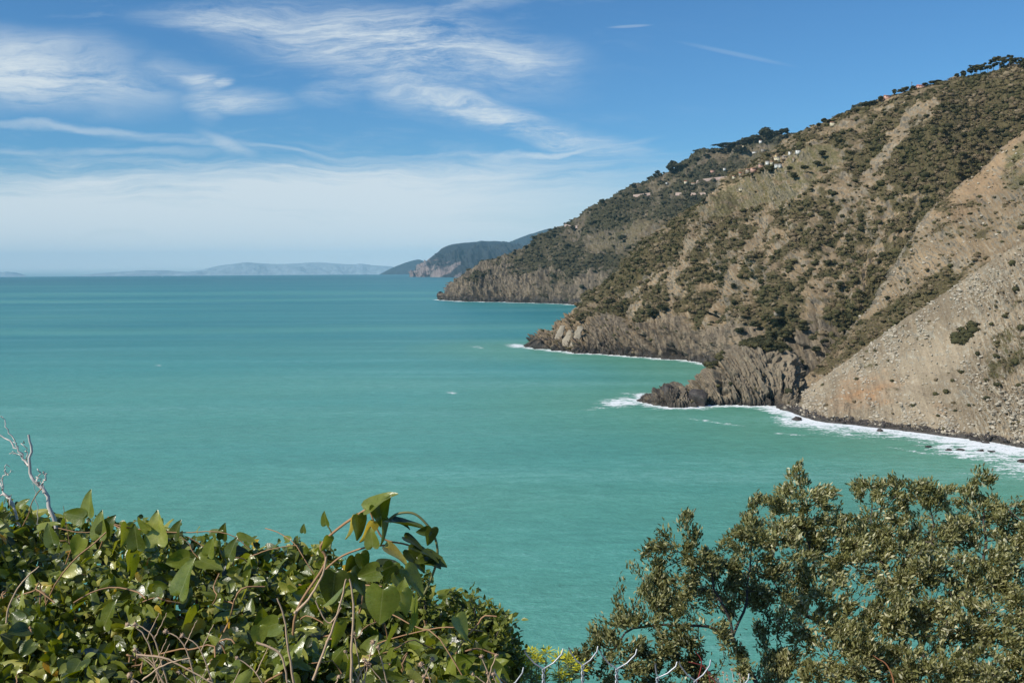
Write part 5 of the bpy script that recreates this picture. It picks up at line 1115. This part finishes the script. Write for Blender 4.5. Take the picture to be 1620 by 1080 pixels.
# ------------------------------------------------------------------ evergreen oaks, grown by space colonisation
def grow_tree(name, label, blobs, base, limbs, seed, npts, leafn, lsz=(.034, .058), step=.068, name_cat="oak tree"):
    r = np.random.default_rng(seed); A = []
    tot = sum(b[2] ** 2 for b in blobs)
    for (px, py, rp, D) in blobs:
        n = max(12, int(npts * rp ** 2 / tot)); c = at(px, py, D); R = .92 * rp / FPX * D; v = r.normal(size=(n, 3)); v /= np.linalg.norm(v, axis=1)[:, None]
        A.append(c + v * (r.random(n) ** .45)[:, None] * R * np.array([1, 1.15, .95]))
    A = np.concatenate(A)
    nodes = []; par = []
    def add(p, q): nodes.append(np.asarray(p, float)); par.append(q); return len(nodes) - 1
    last = add(base, -1)
    ends = {0: last}
    for key, (pa, pts) in limbs.items():
        src = np.array(nodes[ends[pa]]) if pa in ends else base; P = np.array([src] + [at(a, b, c) for a, b, c in pts]); n = max(4, int(np.linalg.norm(np.diff(P, axis=0), axis=1).sum() / step)); C = catmull(P, n + 1)[1:]
        C = C + np.cumsum(r.normal(size=C.shape) * .006, 0); q = ends[pa]
        for c in C: q = add(c, q)
        ends[key] = q
    N = np.array(nodes); 
    best = np.full(len(A), 1e9); bi = np.zeros(len(A), int)
    def upd(lo):
        nonlocal best, bi
        Q = N[lo:]
        for i in range(0, len(Q), 200):
            dd = np.linalg.norm(A[:, None] - Q[None, i:i + 200], axis=2); j = dd.argmin(1); m = dd[np.arange(len(A)), j]; u = m < best; best = np.where(u, m, best); bi = np.where(u, j + lo + i, bi)
    upd(0); alive = np.ones(len(A), bool); kill = step * 1.15
    for it in range(150):
        alive &= best > kill
        if alive.sum() < 4: break
        idx = np.nonzero(alive & (best < 1.3))[0]
        if len(idx) == 0: break
        src, inv = np.unique(bi[idx], return_inverse=True); D = A[idx] - N[bi[idx]]; D /= np.linalg.norm(D, axis=1)[:, None]; S = np.zeros((len(src), 3)); np.add.at(S, inv, D)
        S = S / np.maximum(np.linalg.norm(S, axis=1), 1e-6)[:, None] + r.normal(size=S.shape) * .16 + np.array([0, 0, .16]); S /= np.linalg.norm(S, axis=1)[:, None]
        newp = N[src] + S * step; lo = len(N); N = np.concatenate([N, newp]); par += list(src); upd(lo)
        if len(N) > 22000: break
    par_ = np.array(par); n = len(N); rad2 = np.zeros(n); nch = np.bincount(par_[par_ >= 0], minlength=n)
    rad = np.zeros(n); acc = np.zeros(n); tipr = .0019; e_ = 2.35
    for i in range(n - 1, -1, -1):
        rad[i] = max(tipr, acc[i] ** (1 / e_)); 
        if par_[i] >= 0: acc[par_[i]] += rad[i] ** e_
    rad = np.minimum(rad, .062)
    d = np.zeros((n, 3)); k_ = par_ >= 0; d[k_] = N[k_] - N[par_[k_]]; d[0] = (0, 0, 1); d /= np.maximum(np.linalg.norm(d, axis=1), 1e-9)[:, None]
    ref = np.where(np.abs(d[:, 2:3]) < .9, np.array([[0, 0, 1.]]), np.array([[1., 0, 0]])); x = np.cross(d, ref); x /= np.linalg.norm(x, axis=1)[:, None]; y = np.cross(d, x)
    s = 5; a = np.linspace(0, 2 * math.pi, s, endpoint=False); off = x[:, None] * np.cos(a)[None, :, None] + y[:, None] * np.sin(a)[None, :, None]
    Vc = N[:, None] + off * rad[:, None, None]; ii = np.nonzero(k_)[0]; pr = np.where(rad[par_[ii]] > rad[ii] * 1.9, rad[ii] * 1.35, rad[par_[ii]])
    Vp = N[par_[ii]][:, None] - d[ii][:, None] * pr[:, None, None] * .3 + off[ii] * pr[:, None, None]
    V = np.concatenate([Vp.reshape(-1, 3), Vc[ii].reshape(-1, 3)]); m = len(ii); i0 = np.arange(m)[:, None] * s; j = np.arange(s)[None]; F = np.stack([i0 + j, i0 + (j + 1) % s, i0 + (j + 1) % s + m * s, i0 + j + m * s], -1).reshape(-1, 4)
    e = empty(name, base); tag(e, label, name_cat); child(obj("trunk", fast_mesh("trunk", V, F, M_bark, smooth=True)), e)
    tipn = np.nonzero((rad < .0050) & (np.arange(n) > 20))[0]; w = np.where(nch[tipn] == 0, 1.0, .40) * (0.15 + sst(perlin(N[tipn] / .22) + .35, 0, .5)); pick = r.choice(tipn, leafn, p=w / w.sum())
    P = N[pick] + d[pick] * r.uniform(-.03, .04, leafn)[:, None] + r.normal(size=(leafn, 3)) * .019
    dd = d[pick] * .8 + r.normal(size=(leafn, 3)) * .6 + np.array([0, 0, .75]); up = r.normal(size=(leafn, 3)) * .6 + np.array([-.75, -.55, .6])
    cl = perlin(N[pick] / .30); ti = np.clip(.42 + .26 * cl + .24 * r.normal(size=leafn), 0, .85); pale = r.random(leafn) < .06; ti = np.where(pale, r.uniform(.75, 1, leafn), ti)
    child(obj("crown", leaves_mesh("crown", T_oakleaf, P, frames(dd, up, r, .9), lsz[0] + (lsz[1] - lsz[0]) * r.random(leafn), ti, M_oak)), e)
    print(name, n, 'nodes'); return e
T_oakleaf = leaf_template(1, .40, 3, 2, 0, .5, .12)
grow_tree("oak_tree", "evergreen oak with a sloping dark trunk and thin open crown at lower middle right", 
    [(1085, 838, 15, 6.2), (1075, 868, 30, 6.2), (1055, 905, 36, 6.3), (1110, 895, 34, 6.2), (1030, 945, 34, 6.1), (1000, 985, 30, 6.0), (1070, 960, 36, 6.2), (1150, 900, 36, 6.4), (1195, 800, 18, 6.7), (1185, 850, 36, 6.6), (960, 1010, 24, 5.9), (935, 1040, 26, 5.8), (910, 1062, 20, 5.8), (1000, 1050, 30, 5.8), (1060, 1020, 26, 5.9), (1120, 950, 30, 6.3), (1180, 930, 32, 6.5), (1210, 900, 36, 6.6), (1030, 1080, 24, 5.8), (1100, 1060, 22, 5.9), (1140, 1000, 16, 6.0), (1150, 1040, 18, 6.0), (975, 1060, 22, 5.9), (1075, 1060, 30, 5.9), (1212, 1000, 24, 6.6), (1195, 945, 26, 6.6), (1235, 940, 26, 6.7), (1225, 985, 24, 6.6), (1100, 940, 28, 6.2), (1232, 1050, 28, 6.5), (1180, 1065, 16, 5.9), (1120, 1075, 24, 5.9), (1100, 1020, 22, 5.9), (1082, 820, 8, 6.2), (1100, 835, 8, 6.2), (1062, 858, 9, 6.2), (1030, 872, 9, 6.2), (1005, 893, 9, 6.1), (988, 925, 9, 6.0), (968, 945, 9, 6.0), (945, 985, 10, 5.9), (1150, 862, 10, 6.5), (1170, 845, 10, 6.5), (1195, 792, 8, 6.7), (965, 1080, 24, 5.9), (1090, 985, 26, 6.0), (1150, 950, 24, 6.4), (1040, 860, 20, 6.2)],
    at(1245, 1215, 6.3) , {1: (0, [(1222, 1120, 6.2), (1198, 1068, 6.2), (1172, 1028, 6.2), (1166, 1005, 6.2)]), 2: (1, [(1150, 980, 6.2), (1128, 945, 6.2), (1115, 900, 6.2)]), 3: (1, [(1120, 990, 6.1), (1060, 985, 6.1), (1010, 990, 6.0)]), 4: (2, [(1090, 880, 6.2)]), 5: (1, [(1180, 960, 6.4), (1185, 900, 6.5), (1190, 840, 6.6)])}, 3, 3000, 24000, (.022, .040))
grow_tree("oak_tree", "large dense evergreen oak filling the lower right corner",
    [(1262, 750, 8, 7.6), (1242, 775, 9, 7.6), (1213, 795, 9, 7.4), (1300, 768, 9, 7.6), (1355, 775, 9, 7.8), (1382, 765, 9, 7.8), (1412, 768, 9, 7.8), (1442, 762, 9, 7.8), (1470, 766, 9, 7.8), (1495, 775, 9, 7.9), (1555, 748, 9, 8.0), (1572, 754, 9, 8.0), (1540, 765, 9, 8.0), (1612, 800, 9, 7.9), (1265, 765, 16, 7.6), (1250, 800, 34, 7.5), (1300, 790, 26, 7.6), (1230, 850, 40, 7.3), (1290, 850, 44, 7.5), (1340, 830, 30, 7.6), (1372, 785, 26, 7.8), (1410, 790, 30, 7.8), (1395, 835, 42, 7.7), (1445, 780, 18, 7.8), (1475, 795, 32, 7.8), (1460, 840, 44, 7.7), (1560, 760, 18, 8.0), (1545, 795, 34, 8.0), (1570, 830, 42, 7.9), (1525, 845, 36, 7.8), (1612, 815, 26, 7.9), (1620, 860, 44, 7.8), (1350, 890, 48, 7.3), (1430, 900, 52, 7.2), (1510, 910, 50, 7.2), (1590, 910, 50, 7.3), (1270, 910, 40, 7.1), (1320, 950, 46, 6.9), (1400, 970, 50, 6.8), (1480, 985, 50, 6.8), (1560, 985, 55, 6.9), (1640, 960, 50, 7.0), (1250, 980, 34, 6.7), (1290, 1010, 36, 6.6), (1240, 1050, 32, 6.5), (1350, 1040, 50, 6.4), (1440, 1060, 50, 6.4), (1530, 1070, 55, 6.4), (1620, 1060, 55, 6.5), (1690, 1000, 60, 6.9), (1690, 880, 50, 7.5), (1300, 1080, 40, 6.3)],
    at(1470, 1260, 6.9), {1: (0, [(1430, 1130, 6.9), (1380, 1060, 7.0), (1330, 1010, 7.1), (1280, 975, 7.1)]), 2: (1, [(1235, 940, 7.2), (1215, 900, 7.3)]), 3: (0, [(1480, 1100, 7.0), (1440, 960, 7.3), (1400, 900, 7.5), (1380, 840, 7.7)]), 4: (3, [(1385, 800, 7.8)]), 5: (0, [(1510, 1080, 7.1), (1540, 960, 7.4), (1560, 880, 7.7), (1555, 800, 8.0)]), 6: (1, [(1290, 900, 7.3), (1270, 830, 7.5), (1262, 780, 7.6)]), 7: (5, [(1590, 800, 7.9)]), 8: (3, [(1470, 860, 7.6), (1470, 800, 7.8)])}, 11, 6500, 74000, (.026, .046))
# reddish dead shoot in front of the oak, and dry seed plants at its foot
stalks("dry_stalk", "curved orange-brown stalk in front of the large oak", "stalk", [([(1416, 1110), (1412, 1070), (1402, 1050), (1390, 1042), (1381, 1036)], 4.6, .0045)], flatmat("orange_stalk", (.42, .17, .07), .7, .25, 60), loc=(1.7, 4.6, 117.5))
M_red = flatmat("red_stem", (.22, .04, .03), .6, .3, 60)
stalks("red_shoot", "dark red leafy shoots at the foot of the thin oak", "shoot", [([(1095, 1100), (1110, 1050), (1100, 1030)], 3.2, .003), ([(1110, 1050), (1125, 1066)], 3.2, .003), ([(1128, 1100), (1120, 1062)], 3.2, .0025), ([(1090, 1046), (1112, 1052)], 3.2, .002), ([(1135, 1110), (1132, 1080), (1122, 1068)], 3.2, .0035)], M_red, loc=(.6, 3.2, 117.6))
for i, (px, py) in enumerate([(1144, 1063), (1158, 1058), (1170, 1066), (1150, 1074), (1176, 1072)]):
    stalks("seed_stalk", "dry stalk with white seed fluff at the foot of the thin oak", "stalk", [([(px + 6, 1130), (px + 4, 1095), (px, py)], 3.0, .0016), ([(px + 4, 1095), (px - 8, py + 10)], 3.0, .0012)], M_dead, [(px, py, 4, 3.0), (px - 8, py + 10, 3, 3.0)], loc=(.6, 3.0, 117.8), group="white seed stalks at the foot of the thin oak")
# ------------------------------------------------------------------ haze
def build_haze():
    x0, x1, y0, y1, z0, z1 = -75000, 66000, -60, 73500, -1, 1350
    z0 = -75000 ** 2 / (2 * RE) - 1
    V = np.array([(x, y, z) for x in (x0, x1) for y in (y0, y1) for z in (z0, z1)], float)
    F = np.array([(0, 1, 3, 2), (4, 6, 7, 5), (0, 4, 5, 1), (2, 3, 7, 6), (0, 2, 6, 4), (1, 5, 7, 3)])
    m = bpy.data.materials.new("haze"); m.use_nodes = True; k = NT(m.node_tree); k.n.clear()
    out = k.new('ShaderNodeOutputMaterial'); v = k.new('ShaderNodeVolumePrincipled')
    v.inputs['Color'].default_value = (0.46, 0.82, 1.0, 1); v.inputs['Density'].default_value = HAZE
    v.inputs['Anisotropy'].default_value = -0.3
    k.l.new(v.outputs[0], out.inputs['Volume'])
    o = obj("haze", fast_mesh("haze", V, F, m)); tag(o, label="thin blue sea haze", kind='stuff')
HAZE = 1.25e-5
build_haze()
